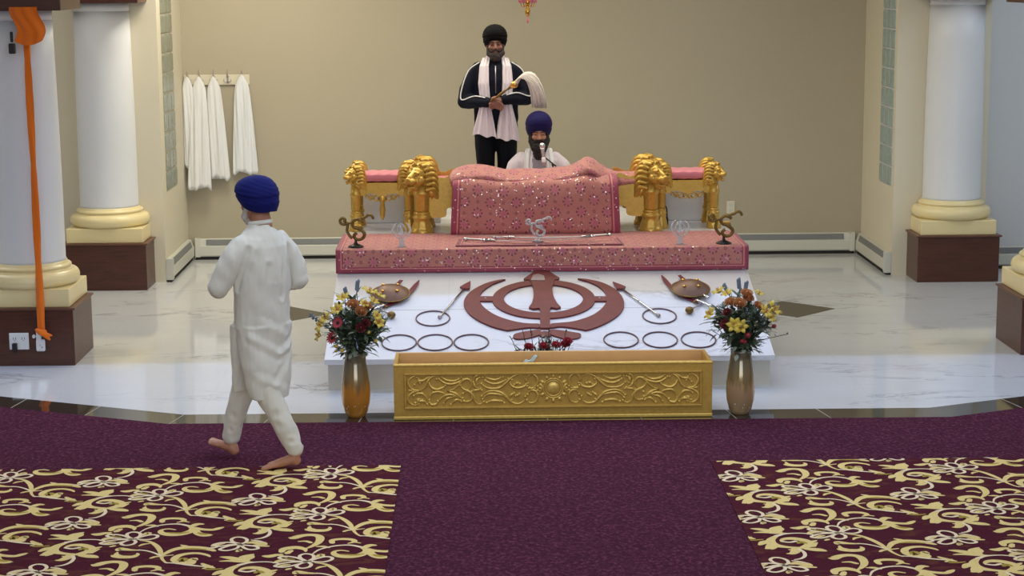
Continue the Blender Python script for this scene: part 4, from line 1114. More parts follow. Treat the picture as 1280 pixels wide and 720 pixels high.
# ---------------------------------------------------------------- flower vases
def flower_mesh(kind):
    m = MB()
    if kind == 'lily':
        for k in range(6):
            a = 2*pi*k/6; R_ = RZ(a)
            def fn(u, v, R_=R_):
                w = .015*sin(pi*min(1, u*.9+.08)); x = .008+.045*u; z = .010+.024*sin(u*2.2)
                return R_ @ Vector((x, w*(v-.5)*2, z-.012*abs(v-.5)*2+.001*u))
            m.grid(7, 5, fn)
        m.ell((0, 0, .012), (.010, .010, .012), mat=1, seg=8, rings=6)
        for k in range(4): m.tube([(0, 0, .01), (.010*cos(k*1.6), .010*sin(k*1.6), .045)], .0018, 4, 1)
    elif kind == 'rose':
        for lay in range(4):
            n = 5; r = .010+.009*lay
            for k in range(n):
                a = 2*pi*k/n+lay*.6
                def fn(u, v, a=a, r=r, lay=lay):
                    b = a+(u-.5)*1.6; rr = r*(.55+.55*v); return (rr*cos(b), rr*sin(b), .035*v*(1-.12*lay)-.004*(2*u-1)**2)
                m.grid(6, 5, fn)
        m.ell((0, 0, .016), (.010, .010, .018), seg=8, rings=6)
    elif kind == 'gerbera':
        for k in range(14):
            a = 2*pi*k/14; R_ = RZ(a)
            m.grid(5, 3, lambda u, v, R_=R_: R_ @ Vector((.008+.036*u, .0075*sin(pi*(u*.8+.15))*(v-.5)*2, .006+.010*u)))
        m.ell((0, 0, .008), (.012, .012, .008), mat=1, seg=10, rings=6)
    elif kind == 'berry': m.ell((0, 0, 0), (.014, .014, .016), seg=10, rings=8)
    return m
FM = {}
def fmesh(kind, mats, key):
    if key not in FM: FM[key] = flower_mesh(kind).mesh(key, mats)
    return FM[key]
def leaf_blade(m, p, d, L, w, mat=0, bend=.3):
    d = Vector(d).normalized(); s = d.cross(Vector((0, 0, 1)));
    if s.length < .01: s = Vector((1, 0, 0))
    s.normalize(); nrm = s.cross(d); p = Vector(p)
    def fn(u, v): return p+d*(L*u)+s*(w*sin(pi*(u**.8))*(v-.5))+nrm*(-bend*L*u*u*.5+.15*w*abs(v-.5))
    m.grid(6, 3, fn, mat)
def vase(cx, cy, label, glass_a, glass_b, seed, spec, blab):
    t = empty('flower_vase', (cx, cy, 0)); tag(t, label, 'vase', 'vases either side of the golden box')
    # ombre glass: gold base fading to smoke, with dark streaks
    nt = NT('ombre_glass_%d' % seed); sx = nt.n('ShaderNodeSeparateXYZ'); nt.L(nt.obj(), sx.inputs[0])
    zz = nt.m('ADD', sx.outputs[2], nt.m('MULTIPLY', nt.m('SUBTRACT', nt.noise(26, nt.mapv(nt.obj(), (1, 1, .12)), 3), .5), .28))
    nt.set(base=nt.ramp(nt.m('DIVIDE', zz, .47), [(.0, srgb(*glass_a)), (.42, srgb(*glass_a)), (.56, srgb(*glass_b)), (1, srgb(120, 118, 104))]), rough=.12, metal=.35, coat=.6)
    prof = [(.055, 0), (.062, .004), (.082, .04), (.098, .10), (.104, .165), (.101, .23), (.090, .31), (.079, .39), (.073, .45), (.074, .465), (.068, .465), (.066, .44), (.07, .38), (.08, .30), (.085, .25), (.03, .245)]
    m = MB(); m.lathe(prof, seg=48); m.build('glass_body', nt.mat, t, recalc=True)
    rnd = random.Random(seed)
    # small white balls on the base's front, standing in for its glints
    for k in range(6):
        m = MB(); a = -pi/2+rnd.uniform(-.9, .9); z = rnd.uniform(.05, .13); r = .0915+.09*(z-.06)
        m.ell((r*cos(a), r*sin(a), z), (.0035, .0035, .0035), seg=8, rings=6); m.build('glint_dot', M['white_plastic'], t)
    bt = empty('bouquet', (cx, cy, .30)); tag(bt, blab, 'bouquet', 'bouquets in the tall vases')
    m = MB()
    tips = []
    for k in range(64):
        a = rnd.uniform(0, 2*pi); el = rnd.uniform(.05, 1.0); r = .24*sqrt(rnd.random())
        tip = Vector((r*cos(a)*1.0, r*sin(a)*.8, .28+.29*(1-(r/.26)**2)*rnd.uniform(.5, 1.05)+.02))
        base = Vector((.03*cos(a), .03*sin(a), -.03)); mid = Vector((.045*cos(a), .045*sin(a), .16))
        m.tube(cr([base, mid, tip], 4), .0028, 5); tips.append((tip, (tip-mid).normalized()))
    m.build('stems', M['leaf'], bt)
    lv = MB()
    for tip, d in tips:
        for q in range(11):
            k = rnd.uniform(.0, 1); p = Vector((.045*d.x, .045*d.y, .17)).lerp(tip, k)
            dd = Vector((rnd.uniform(-1, 1), rnd.uniform(-1, 1), rnd.uniform(-.5, .9)))+d*.5
            leaf_blade(lv, p, dd, rnd.uniform(.05, .10), rnd.uniform(.024, .042), rnd.choice([0, 0, 0, 1]), .4)
    for k in range(90):   # rim of grey-green foliage above the neck
        a = rnd.uniform(0, 2*pi); r = rnd.uniform(.05, .13); p = Vector((r*cos(a), r*sin(a), rnd.uniform(.15, .27)))
        leaf_blade(lv, p, (cos(a), sin(a), rnd.uniform(-.6, .4)), rnd.uniform(.04, .07), rnd.uniform(.02, .034), rnd.choice([0, 1, 1]), .3)
    for k in range(170):
        a = rnd.uniform(0, 2*pi); e_ = rnd.uniform(-.5, 1.1); rr = rnd.uniform(.45, 1)
        p = Vector((.215*rr*cos(a)*cos(e_), .17*rr*sin(a)*cos(e_), .33+.17*rr*sin(e_)))
        leaf_blade(lv, p, (cos(a)+rnd.uniform(-.6, .6), sin(a)+rnd.uniform(-.6, .6), sin(e_)+rnd.uniform(-.5, .6)), rnd.uniform(.05, .085), rnd.uniform(.026, .044), rnd.choice([0, 0, 1]), .4)
    lv.build('foliage', [M['leaf'], M['leaf_pale']], bt)
    for k in range(7):
        tw = MB(); a = rnd.uniform(-2.7, .4) if k else -1.5; L = rnd.uniform(.10, .17)
        b = Vector((.17*cos(a), .13*sin(a), .30+rnd.uniform(-.08, .2))); d = Vector((cos(a), .6*sin(a), rnd.uniform(-.2, .7))).normalized()
        c = cr([b*.5+Vector((0, 0, .1)), b, b+d*L*.6, b+d*L], 4); tw.tube(c, .0022, 5)
        for q in c[3::2]: leaf_blade(tw, q, (rnd.uniform(-1, 1), rnd.uniform(-1, 1), rnd.uniform(0, 1)), .028, .012, 1)
        tw.build('twig', [M['twig'], M['leaf_blue']], bt)
    for (x, z, h) in spec.get('spike', []):
        s_ = MB(); p0 = Vector((x*.6, -.02, z-.10)); p1 = Vector((x, -.03, z))
        s_.tube([p0, p1], .003, 5)
        for q in range(9):
            u = .35+.65*q/8; s_.ell(p0.lerp(p1, u)+Vector((.006*(-1)**q, 0, 0)), (.010, .009, .014), seg=7, rings=5)
        s_.build('flower_spike', M['leaf_blue'], bt)
    for kind, mats, items in spec['flowers']:
        mesh = fmesh(kind[0], mats, kind[1])
        for (x, z, sc) in items:
            y = -.9*sqrt(max(.0, .235**2-x*x*.8-(z-.36)**2*.9))*.75-.01
            o = bpy.data.objects.new(kind[1], mesh); COL.objects.link(o); o.parent = bt; o.location = (x, y, z)
            nrm = Vector((x*1.2, y*1.6, (z-.28)*.9+.06)).normalized(); o.rotation_euler = nrm.to_track_quat('Z', 'Y').to_euler(); o.scale = (sc*1.0,)*3
    return t
YL, PE, RD, BE = [M['yellow'], M['peach']], [M['peach'], M['peach']], [M['red'], M['hair_black']], [M['berry'], M['berry']]
fx = lambda px: (px-449)/178.0
fz = lambda py: (519-py)/178.0-.30+.02
def pts(l, s=1.0): return [(fx(390+x/5.5), fz(330+y/5.5), s*q) for x, y, q in l]
vase(-.862, 12.735, 'tall glass vase with amber gold base, left of the golden box', (214, 146, 58), (148, 118, 74), 11, {
    'flowers': [(('lily', 'yellow_lily'), YL, pts([(260,215,1), (225,285,1.05), (425,190,1.1), (490,215,1), (460,240,.8), (490,375,1), (480,330,.8), (110,395,1), (95,470,.9), (145,345,.9), (400,250,.8)])),
                (('rose', 'orange_rose'), PE, pts([(325,255,1.1), (378,300,1.1), (420,265,.9)])),
                (('gerbera', 'red_gerbera'), RD, pts([(225,370,1.05), (185,475,1.1)])),
                (('rose', 'dull_red_rose'), BE, pts([(375,405,.9), (410,375,.8)])),
                (('berry', 'yellow_bud'), [M['yellow'], M['yellow']], pts([(205,535,1), (245,565,1), (430,435,.9), (475,500,.9), (200,575,.7)]))],
    'spike': [(fx(390+355/5.5), fz(330+100/5.5), 1), (fx(390+265/5.5), fz(330+150/5.5), 1), (fx(390+20/5.5), fz(330+330/5.5), 1)]},
    'mixed bouquet of yellow lilies with two red gerberas in the left vase')
fx = lambda px: (px-931)/178.0
fz = lambda py: (515-py)/178.0-.30+.02
def pts(l, s=1.0): return [(fx(870+x/6), fz(330+y/6), s*q) for x, y, q in l]
vase(1.863, 12.70, 'tall glass vase with pale bronze base, right of the golden box', (198, 166, 124), (152, 128, 82), 23, {
    'flowers': [(('lily', 'yellow_lily'), YL, pts([(290,420,1.15), (335,430,1.1), (515,330,1.1), (580,320,1.25), (555,370,.9), (200,200,1), (250,205,.9), (130,350,1), (480,205,.7)])),
                (('rose', 'orange_rose'), PE, pts([(385,205,1.15), (330,270,1.2), (265,260,1), (395,235,1), (465,285,.9)])),
                (('berry', 'red_berry'), [M['red'], M['red']], pts([(390,495,1.5), (350,540,1.2), (595,440,1.1), (372,545,1.0)])),
                (('rose', 'dull_red_rose'), BE, pts([(240,330,.8), (225,415,.9)]))],
    'spike': [(fx(870+335/6), fz(330+95/6), 1), (fx(870+225/6), fz(330+135/6), 1), (fx(870+395/6), fz(330+120/6), 1)]},
    'mixed bouquet of yellow lilies and orange roses in the right vase')
# low arrangement between the box and the platform
t = empty('flower_arrangement', (.505, 13.27, 0)); tag(t, 'low arrangement of small dark leaves and red flowers behind the golden box', 'flowers')
m = MB(); m.lathe([(.09, 0), (.11, .03), (.12, .12), (.13, .2), (.12, .2), (.11, .12), (.02, .10)], seg=32); m.build('bowl', M['black'], t, recalc=True)
rnd = random.Random(5); m = MB(); st_ = MB()
for k in range(60):
    a = rnd.uniform(0, 2*pi); r = rnd.uniform(.0, .24); tip = Vector((r*cos(a)*1.05, r*sin(a)*.55, .475-.28*r+rnd.uniform(-.08, .0)))
    st_.tube(cr([(.3*tip.x, .3*tip.y, .15), (.6*tip.x, .6*tip.y, .3), tip], 3), .0026, 4)
    for q in range(6): leaf_blade(m, Vector((.6*tip.x, .6*tip.y, .3)).lerp(tip, rnd.random()), (rnd.uniform(-1, 1), rnd.uniform(-1, 1), rnd.uniform(-.3, 1)), rnd.uniform(.022, .045), rnd.uniform(.010, .02), rnd.choice([0, 0, 1]))
for x, z in ((-.37, .50), (-.24, .545), (.21, .54), (.27, .45), (-.16, .565), (.03, .54)):
    p = Vector((x*.55, 0, .3)); q = Vector((x*.72, -.02, z-.03)); st_.tube(cr([p, (p+q)/2+Vector((0, 0, .02)), q], 4), .0024, 4)
    for e in range(5): leaf_blade(m, p.lerp(q, .5+.1*e), (rnd.uniform(-1, 1), -.3, rnd.uniform(0, 1)), .03, .015, 0)
m.build('foliage', [M['leaf'], M['leaf_pale']], t); st_.build('stems', M['twig'], t)
for x, z in ((.135, .415), (.155, .44), (-.13, .40), (-.02, .405), (.07, .41)):
    o = bpy.data.objects.new('red_rose', fmesh('rose', [M['red'], M['red']], 'red_rose')); COL.objects.link(o); o.parent = t; o.location = (x, -.09, z-.01); o.rotation_euler = (.6, .1, 0); o.scale = (.9,)*3

# ---------------------------------------------------------------- ornaments on the brocade
def ek_onkar(x, y, z0, s, mats, label, name, rz=0, base=True):
    # metal numeral-and-letter sign on a little foot
    t = empty(name, (x, y, z0), rz); tag(t, label, 'ornament', 'standing sign ornaments')
    r = .0112*s
    P2 = lambda l: [(a*s, 0, b*s) for a, b in l]
    m = MB()
    # numeral: loop at the upper left with a curling tail
    m.tube(P2(cr([(-.085, .185), (-.075, .205), (-.095, .215), (-.112, .198), (-.105, .175), (-.08, .168), (-.06, .18), (-.058, .155), (-.062, .12), (-.045, .085), (-.025, .065)], 5)), [r]*51, 8)
    m.build('numeral', mats[0], t)
    m = MB(); m.tube(P2([(-.065, .178), (-.02, .178)]), r*.8, 8)
    m.tube(P2(cr([(.055, .185), (.03, .205), (-.005, .20), (-.022, .175), (-.012, .148), (.02, .138), (.05, .14), (.02, .136), (.045, .122), (.065, .098), (.055, .068), (.025, .055), (-.005, .065), (-.01, .09), (.01, .105)], 5)), r*1.1, 8)
    m.build('letter', mats[0], t)
    m = MB(); m.box(-.012*s, .045*s, -r*.6, r*.6, .140*s, .165*s, ch=.002); m.build('crossbar', mats[2], t)
    m = MB(); m.tube(P2(cr([(.02, .195), (.05, .215), (.075, .222), (.10, .238), (.125, .228), (.132, .205)], 5)), [r*.9]*25+[r*.4], 8); m.build('canopy_stroke', mats[0], t)
    m = MB(); m.lathe([(.058*s, 0), (.058*s, .006*s), (.04*s, .014*s), (.014*s, .026*s), (.009*s, .045*s), (.009*s, .062*s)], seg=24); m.build('foot', mats[1], t)
    return t
ek_onkar(-.995, 15.075, ZT, 1.12, (M['brass'], M['black'], M['brass_shine']), 'brass sign ornament on black foot at the left corner of the brocade', 'sign_ornament')
ek_onkar(2.055, 15.075, ZT, 1.12, (M['brass'], M['black'], M['brass_shine']), 'brass sign ornament on black foot at the right corner of the brocade', 'sign_ornament')
def acrylic():
    t = NT('clear_acrylic'); t.set(base=srgb(232, 234, 238), rough=.08, trans=.55, ior=1.3); return t.mat
M['acrylic'] = acrylic()
ek_onkar(.515, 15.19, ZT+.016, .85, (M['acrylic'],)*3, 'clear acrylic sign ornament standing in the middle of the sword mat', 'clear_sign_ornament')
def khanda_stand(x, y, label):
    t = empty('clear_emblem', (x, y, ZT)); tag(t, label, 'ornament', 'clear emblem ornaments')
    m = MB(); m.prism([(0, .205), (.012, .19), (.008, .175), (.012, .12), (.018, .105), (.005, .10), (.005, .045), (-.005, .045), (-.005, .10), (-.018, .105), (-.012, .12), (-.008, .175), (-.012, .19)], .010, T(0, .005, 0) @ RX(pi/2)); m.build('double_edged_sword', M['acrylic'], t)
    m = MB(); m.tube([(.038*cos(a), 0, .135+.038*sin(a)) for a in [2*pi*i/28 for i in range(28)]], .005, 8, closed=True); m.build('ring', M['acrylic'], t)
    for s in (-1, 1):
        m = MB(); m.tube(cr([(s*.036, 0, .20), (s*.066, 0, .165), (s*.070, 0, .125), (s*.048, 0, .085), (s*.012, 0, .062)], 5), [.002]+[.0045+.004*sin(pi*i/20) for i in range(1, 20)]+[.004], 8); m.build('curved_blade', M['acrylic'], t)
        m = MB(); m.tube(cr([(s*.012, 0, .185), (s*.034, 0, .155), (s*.034, 0, .115), (s*.014, 0, .075)], 4), .003, 6); m.build('inner_blade', M['acrylic'], t)
    m = MB(); m.box(-.022, .022, -.018, .018, .004, .062, ch=.004); m.build('block', M['acrylic'], t)
    m = MB(); m.box(-.036, .036, -.026, .026, 0, .005, ch=.002); m.build('foot', M['acrylic'], t)
khanda_stand(-.615, 15.07, 'clear acrylic emblem ornament on the left half of the brocade')
khanda_stand(1.69, 15.07, 'clear acrylic emblem ornament on the right half of the brocade')

# silver swords lying on the mat
def long_sword(x0, x1, y, bow, label, z):
    s = 1 if x1 > x0 else -1; c = Vector(((x0+x1)/2, y, z)); L = abs(x1-x0)
    t = empty('silver_sword', c); tag(t, label, 'sword', 'silver swords on the mat')
    f = lambda u: Vector((s*(u-.5)*L, -bow*sin(pi*min(1, u*1.05)), .0))
    m = MB(); q = [f(.16+.84*i/30) for i in range(31)]
    m.tube(q, [.0135*(1-.2*i/30) if i < 28 else .003 for i in range(31)], 8, flat=.35, up=(0, 0, 1)); m.build('blade', M['steel'], t)
    m = MB(); m.tube([f(.02+.12*i/6) for i in range(7)], [.012, .011, .010, .010, .010, .010, .011], 10); m.build('grip', M['silver'], t)
    m = MB(); m.ell(f(.01), (.02, .02, .016)); m.build('pommel', M['silver'], t)
    m = MB(); p = f(.15); m.tube([p+Vector((0, -.05, 0)), p, p+Vector((0, .05, 0))], [.006, .010, .006], 8); m.ell(p, (.014, .014, .012)); m.build('crossguard', M['silver'], t)
    m = MB(); m.tube([f(.16), f(.22), f(.235)], [.013, .012, .008], 10); m.build('collar', M['silver'], t)
long_sword(-.10, 1.02, 15.26, .135, 'long curved silver sword on the mat with its hilt to the left', ZM+.014)
long_sword(1.13, .02, 15.255, .155, 'long curved silver sword on the mat with its hilt to the right', ZM+.040)
long_sword(.14, .95, 15.335, .015, 'straight shorter silver sword lying behind the two curved ones', ZM+.016)

# hanging ornament
t = empty('hanging_ornament', (.46, 15.9, 2.69)); tag(t, 'small gold hanging ornament with pink drops, at the top over the altar', 'pendant')
m = MB(); m.lathe([(.004, .03), (.018, .05), (.026, .075), (.02, .10), (.012, .12), (.02, .14), (.03, .16), (.012, .19), (.004, .21)], seg=24); m.build('gold_body', M['brass_shine'], t)
m = MB(); m.ell((0, 0, 0), (.012, .012, .022)); m.tube([(0, 0, .02), (0, 0, .035)], .002, 5); m.build('crystal_drop', M['pink_satin'], t)
for k in range(5):
    a = 2*pi*k/5+.3; m = MB(); m.tube(cr([(.02*cos(a), .02*sin(a), .13), (.05*cos(a), .05*sin(a), .12), (.062*cos(a), .062*sin(a), .15)], 4), .004, 6); m.build('arm', M['brass_shine'], t)
    m = MB(); m.lathe([(.006, .15), (.02, .155), (.026, .18), (.024, .2)], (.062*cos(a), .062*sin(a), 0), 16); m.build('pink_cup', M['pink_satin'], t)
m = MB(); m.tube([(0, 0, .2), (0, 0, ZC-2.69-.02)], .004, 6); m.lathe([(.05, ZC-2.69-.03), (.05, ZC-2.69)], seg=24); m.build('cord', M['brass'], t)
# ---------------------------------------------------------------- people
def loft(mb, rings, seg=28, ex=1.0):
    # rings: (cx, cy, z, rx, ry)
    def fn(u, v): pass
    V = []; Fc = []
    f = lambda q: (abs(q)**ex)*(1 if q >= 0 else -1)
    for (cx, cy, z, rx, ry) in rings:
        for k in range(seg):
            a = 2*pi*k/seg; V.append((cx+rx*f(cos(a)), cy+ry*f(sin(a)), z))
    n = len(rings)
    if rings[0][2] > rings[-1][2]: order = lambda a, b, c, d: (a, d, c, b)
    else: order = lambda a, b, c, d: (a, b, c, d)
    for i in range(n-1):
        for k in range(seg):
            k2 = (k+1) % seg; Fc.append(order(i*seg+k, i*seg+k2, (i+1)*seg+k2, (i+1)*seg+k))
    b0 = [k for k in range(seg)]; b1 = [(n-1)*seg+k for k in range(seg)]
    if rings[0][2] > rings[-1][2]: Fc.append(b0); Fc.append(b1[::-1])
    else: Fc.append(b0[::-1]); Fc.append(b1)
    return mb.add(V, Fc)
def head_prims(m, H, w=1.0):
    # H: matrix of the head (face to +y, origin between the ears)
    e = lambda c, r: m.ell(H @ Vector(c), tuple(q*w for q in r), H.to_3x3())
    e((0, -.012, .035), (.077, .097, .092)); e((0, .028, -.025), (.064, .068, .082)); e((0, .045, -.078), (.047, .047, .04))
    e((0, .085, .032), (.048, .018, .012)); e((0, .088, -.068), (.026, .018, .018))
    for s in (-1, 1):
        e((s*.04, .066, -.025), (.027, .026, .024)); e((s*.077, -.01, -.012), (.012, .021, .033)); e((s*.012, .103, -.030), (.011, .012, .009)); e((s*.032, .082, .006), (.017, .012, .012))
    m.cap(H @ Vector((0, .090, .02)), H @ Vector((0, .116, -.022)), .010, .0135)
    m.cap(H @ Vector((0, .078, -.046)), H @ Vector((0, .09, -.05)), .022, .014)
    m.cap(H @ Vector((0, -.02, -.05)), H @ Vector((0, -.035, -.15)), .056, .060)
def face_parts(par, H, skinm, brow, closed=False, open_=1.0):
    for s in (-1, 1):
        m = MB(); m.ell(H @ Vector((s*.032, .0885, .004)), (.0125, .0095, .0035 if closed else .006), H.to_3x3(), 12, 8); m.build('eye', M['eye'], par)
        m = MB(); m.tube([H @ Vector(p) for p in cr([(s*.012, .106, .026), (s*.032, .104, .035), (s*.055, .088, .028)], 4)], [.004]*8+[.0025], 8); m.build('eyebrow', brow, par)
    m = MB(); m.ell(H @ Vector((0, .101, -.053)), (.021, .009, .0055), H.to_3x3(), 14, 8); m.build('lips', M['lip'], par)
def turban(par, H, mat, rx, ry, zt, zf, zb, name='turban', cy=-.012, ridges=7, peak=.0, tilt=.0, amp=.006):
    def fn(u, v):
        th = 2*pi*u; fr = cos(th)                     # front = +y
        zr = zb+(zf-zb)*(.5+.5*fr)**1.3 - .012*abs(sin(th))
        a = v*pi/2*1.0
        R = (.86+.14*min(1, v/.16))*(cos(max(0, (v-.30)/.70)*pi/2)**.62 if v > .30 else 1.0)
        R *= 1-.05*(1-v)*(v < .3)
        z = zr+(zt-zr)*(sin(min(1, v/1.0)*pi/2)**1.0*.62+.38*v)
        ang = abs(((th+pi) % (2*pi))-pi)/pi             # 0 front .. 1 back
        w = (z*1.0+(.05+tilt)*(1-ang)*-1.0+.03*sin(th))*ridges*7
        saw = (w % 1.0)
        d = amp*(saw**.6-.5)*(1 if .05 < v < .93 else .25)
        pk = 1+peak*max(0, fr)**6*max(0, v-.2)
        k = (R+d/.13*(1 if R > .1 else 0))*pk
        return H @ Vector((rx*k*sin(th), cy+ry*k*cos(th), z))
    n = 72; m = MB(); m.grid(n, 48, fn, cu=True)
    m.f += [[k for k in range(n)], [47*n+k for k in range(n)][::-1]]; m.m += [0, 0]; m.sm += [True]*2; m.uv += [None]*2
    return m.build(name, mat, par, recalc=True)
def hand_prims(m, wrist, d, side, curl=.5, s=1.0, thumb=1):
    # wrist point, direction of the fingers, side = direction from little finger to thumb; fingers bend toward the palm
    d = Vector(d).normalized(); t = Vector(side); t = (t-d*t.dot(d)).normalized(); nrm = d.cross(t) * thumb
    w = Vector(wrist)
    m.cap(w, w+d*.03*s, .026*s, .028*s, 1.0); m.ell(w+d*.055*s, (.042*s, .016*s, .042*s), Matrix((t, nrm, d)).transposed())
    for i, (off, L) in enumerate(((-.030, .058), (-.010, .072), (.010, .078), (.030, .070))):
        p = w+d*.088*s+t*off*s; a = curl*.6
        q = p+(d*cos(a)+nrm*sin(a))*L*.42*s; a2 = curl*1.5; r_ = q+(d*cos(a2)+nrm*sin(a2))*L*.34*s; a3 = curl*2.2; e = r_+(d*cos(a3)+nrm*sin(a3))*L*.26*s
        m.limb([p-d*.02*s, p, q, r_, e], [.0095*s, .0095*s, .009*s, .0085*s, .0075*s])
    p = w+d*.030*s+t*.030*s; q = p+(t*.75+d*.6+nrm*.25)*.036*s; r_ = q+(t*.35+d*.9+nrm*.45)*.03*s; e = r_+(d*.95+nrm*.5)*.022*s
    m.limb([p, q, r_, e], [.014*s, .012*s, .0105*s, .009*s])
def foot_prims(m, ankle, heel, toe, s=1.0):
    a, h, t = Vector(ankle), Vector(heel), Vector(toe); d = (t-h).normalized(); up = Vector((0, 0, 1)); up = (up-d*up.dot(d)).normalized(); sd = d.cross(up)
    L = (t-h).length
    m.cap(a, h+d*.045+up*.040, .037, .036); m.ell(h+d*.035+up*.030, (.033, .036, .031), Matrix((sd, d, up)).transposed())
    m.cap(h+d*.05+up*.042, h+d*(L*.62)+up*.024, .034, .026, 1.15, tuple(sd)); m.ell(h+d*(L*.68)+up*.022, (.046, .045, .021), Matrix((sd, d, up)).transposed())
    for i, (off, r, q) in enumerate(((-.034, .0135, .0), (-.013, .010, .002), (.006, .0095, -.006), (.023, .009, -.016), (.038, .0085, -.028))):
        m.cap(h+d*(L*.76+q*.5)+sd*off*(1 if s > 0 else -1)+up*.018, t+d*(q-.012)+sd*off*(1 if s > 0 else -1)+up*.012, r, r)
def wr(co, f1=10, f2=22, a=.006, seed=0, zs=.35):
    return a*noise.noise(Vector((co.x*f1+seed, co.y*f1, co.z*f1*zs)))+a*.6*noise.noise(Vector((co.x*f2, co.y*f2+seed, co.z*f2*.6)))
def crease(p0, p1, w, depth):
    p0, p1 = Vector(p0), Vector(p1); d = p1-p0; L2 = d.length_squared
    def f(co):
        k = max(0, min(1, (co-p0).dot(d)/L2)); q = (co-(p0+d*k)).length
        return depth*(math.exp(-(q/w)**2)-.75*math.exp(-((q-w*1.9)/w)**2))
    return f

# ---- the man walking past in front
wx, wy, wz = -1.36, 11.46, .0045
RZW = radians(58); TWM = RZ(radians(-14))
def twist(mb, start=0):
    for i in range(start, len(mb.v)): mb.v[i] = tuple(TWM @ Vector(mb.v[i]))
tp = lambda p: tuple(TWM @ Vector(p))
b = MB(); Hw = T(.01, .03, 1.685) @ RZ(.12) @ RX(-.10)
head_prims(b, Hw)
b.limb([(0, -.015, 1.60), (0, -.02, 1.50)], [.058, .062]); b.cap((0, -.01, 1.40), (0, -.005, 1.0), .125, .12, 1.25); b.ell((0, -.01, 1.38), (.19, .11, .12)); b.ell((0, 0, .95), (.155, .115, .12))
for s in (-1, 1): b.cap((s*.05, -.01, 1.47), (s*.16, -.01, 1.42), .05, .05)
LE, LW_, RE, RW = (-.275, .07, 1.175), (-.13, .27, 1.14), (.270, -.05, 1.175), (.13, .20, 1.13)
b.limb([(-.175, -.01, 1.42), LE, LW_], [.050, .042, .028]); b.limb([(.175, -.01, 1.42), RE, RW], [.050, .042, .028])
hand_prims(b, LW_, (.75, .5, -.05), (0, .2, 1), .5, thumb=-1); hand_prims(b, RW, (-.75, .5, .0), (0, .2, 1), .5)
twist(b)
LA, RA = (-.002, -.245, .125), (.032, .315, .10)     # ankles: left trails, right leads
b.limb([(-.085, 0, .93), (-.07, -.045, .52), LA], [.085, .058, .038]); b.limb([(.085, 0, .93), (.07, .20, .52), RA], [.085, .058, .038])
foot_prims(b, LA, (.015, -.272, .030), (-.139, -.072, .006), 1); foot_prims(b, RA, (.027, .26, .008), (.01, .49, .085), -1)
man = skin('person', b, .006, M['skin_a'], None, 3, loc=(wx, wy, wz), rot=(0, 0, RZW))
tag(man, 'man in white kurta and royal blue turban walking across the carpet, seen from behind', 'person')
Hw = TWM @ Hw
face_parts(man, Hw, M['skin_a'], M['hair_white'])
turban(man, Hw, M['turban_blue'], .136, .142, .172, .045, -.062, ridges=5, tilt=.04, amp=.004)
bd = MB()
for s in (-1, 1): bd.limb([Hw @ Vector((s*.068, .03, -.03)), Hw @ Vector((s*.052, .065, -.085)), Hw @ Vector((0, .09, -.10))], [.014, .024, .026])
bd.ell(Hw @ Vector((0, .075, -.10)), (.05, .04, .045)); bd.limb([Hw @ Vector((-.03, .098, -.05)), Hw @ Vector((0, .108, -.04)), Hw @ Vector((.03, .098, -.05))], [.009, .011, .009])
skin('beard', bd, .005, M['hair_white'], man, 2, fold=lambda co, n: .004*noise.noise(co*60))
k = MB()
loft(k, [(0, -.012, 1.555, .070, .064), (0, -.015, 1.53, .085, .074), (0, -.015, 1.505, .125, .088), (0, -.015, 1.47, .178, .106), (0, -.015, 1.42, .200, .124), (0, -.012, 1.34, .203, .138), (0, -.008, 1.24, .196, .145), (0, -.004, 1.12, .188, .142), (0, 0, 1.0, .186, .146), (0, .0, .90, .188, .15)])
k.limb([(-.150, -.012, 1.435), (-.205, .005, 1.36), (-.245, .035, 1.27), LE], [.068, .072, .070, .064]); k.limb([LE, (-.17, .22, 1.15), (-.135, .262, 1.143)], [.066, .056, .046]); k.limb([(.150, -.012, 1.435), (.205, -.02, 1.36), (.248, -.035, 1.27), RE], [.068, .072, .070, .064]); k.limb([RE, (.17, .13, 1.14), (.14, .188, 1.133)], [.066, .056, .046])
# skirt: back and front halves with side slits
loft(k, [(0, -.02, .92, .186, .128), (-.005, -.03, .80, .184, .115), (-.008, -.045, .68, .170, .105), (-.010, -.06, .56, .150, .098), (-.012, -.07, .455, .130, .09)], ex=.85)
loft(k, [(0, .065, .92, .184, .085), (.0, .095, .80, .172, .06), (.0, .125, .68, .150, .042), (.0, .15, .56, .132, .036), (.0, .165, .465, .115, .032)], ex=.85)
cs = [crease((-.16, -.10, 1.42), (-.20, -.02, 1.16), .016, -.010), crease((.16, -.11, 1.42), (.19, -.06, 1.14), .016, -.010), crease((-.05, -.16, 1.3), (-.09, -.16, 1.0), .02, -.007), crease((.09, -.16, 1.42), (.06, -.15, 1.1), .018, -.007),
      crease((-.17, -.09, .86), (.02, -.16, .74), .022, .007), crease((.02, -.16, .74), (.16, -.10, .80), .02, .006), crease((-.12, -.15, .95), (.10, -.16, .84), .025, .005), crease((-.02, -.17, 1.5), (.0, -.165, 1.2), .012, -.005), crease(LE, (-.22, .12, 1.23), .015, -.008), crease(RE, (.22, .05, 1.2), .015, -.008),
      crease((-.14, -.14, .60), (.05, -.16, .50), .025, .005), crease((.10, -.15, .72), (-.02, -.16, .58), .02, -.005)]
o = skin('kurta', k, .0075, M['offwhite'], man, 3, fold=lambda co, n: wr(co, 7, 19, .010, 2)+.0035*noise.noise(Vector((co.x*38, co.y*38, co.z*9)))+sum(c(co) for c in cs)); o.rotation_euler = (0, 0, radians(-14))
c = MB(); c.tube([(.071*cos(a), -.012+.064*sin(a), 1.562+.010*-sin(a)) for a in [2*pi*i/32 for i in range(32)]], .008, 8, closed=True, flat=1.7); c.xf(TWM); c.build('collar', M['offwhite'], man)
tr = MB()
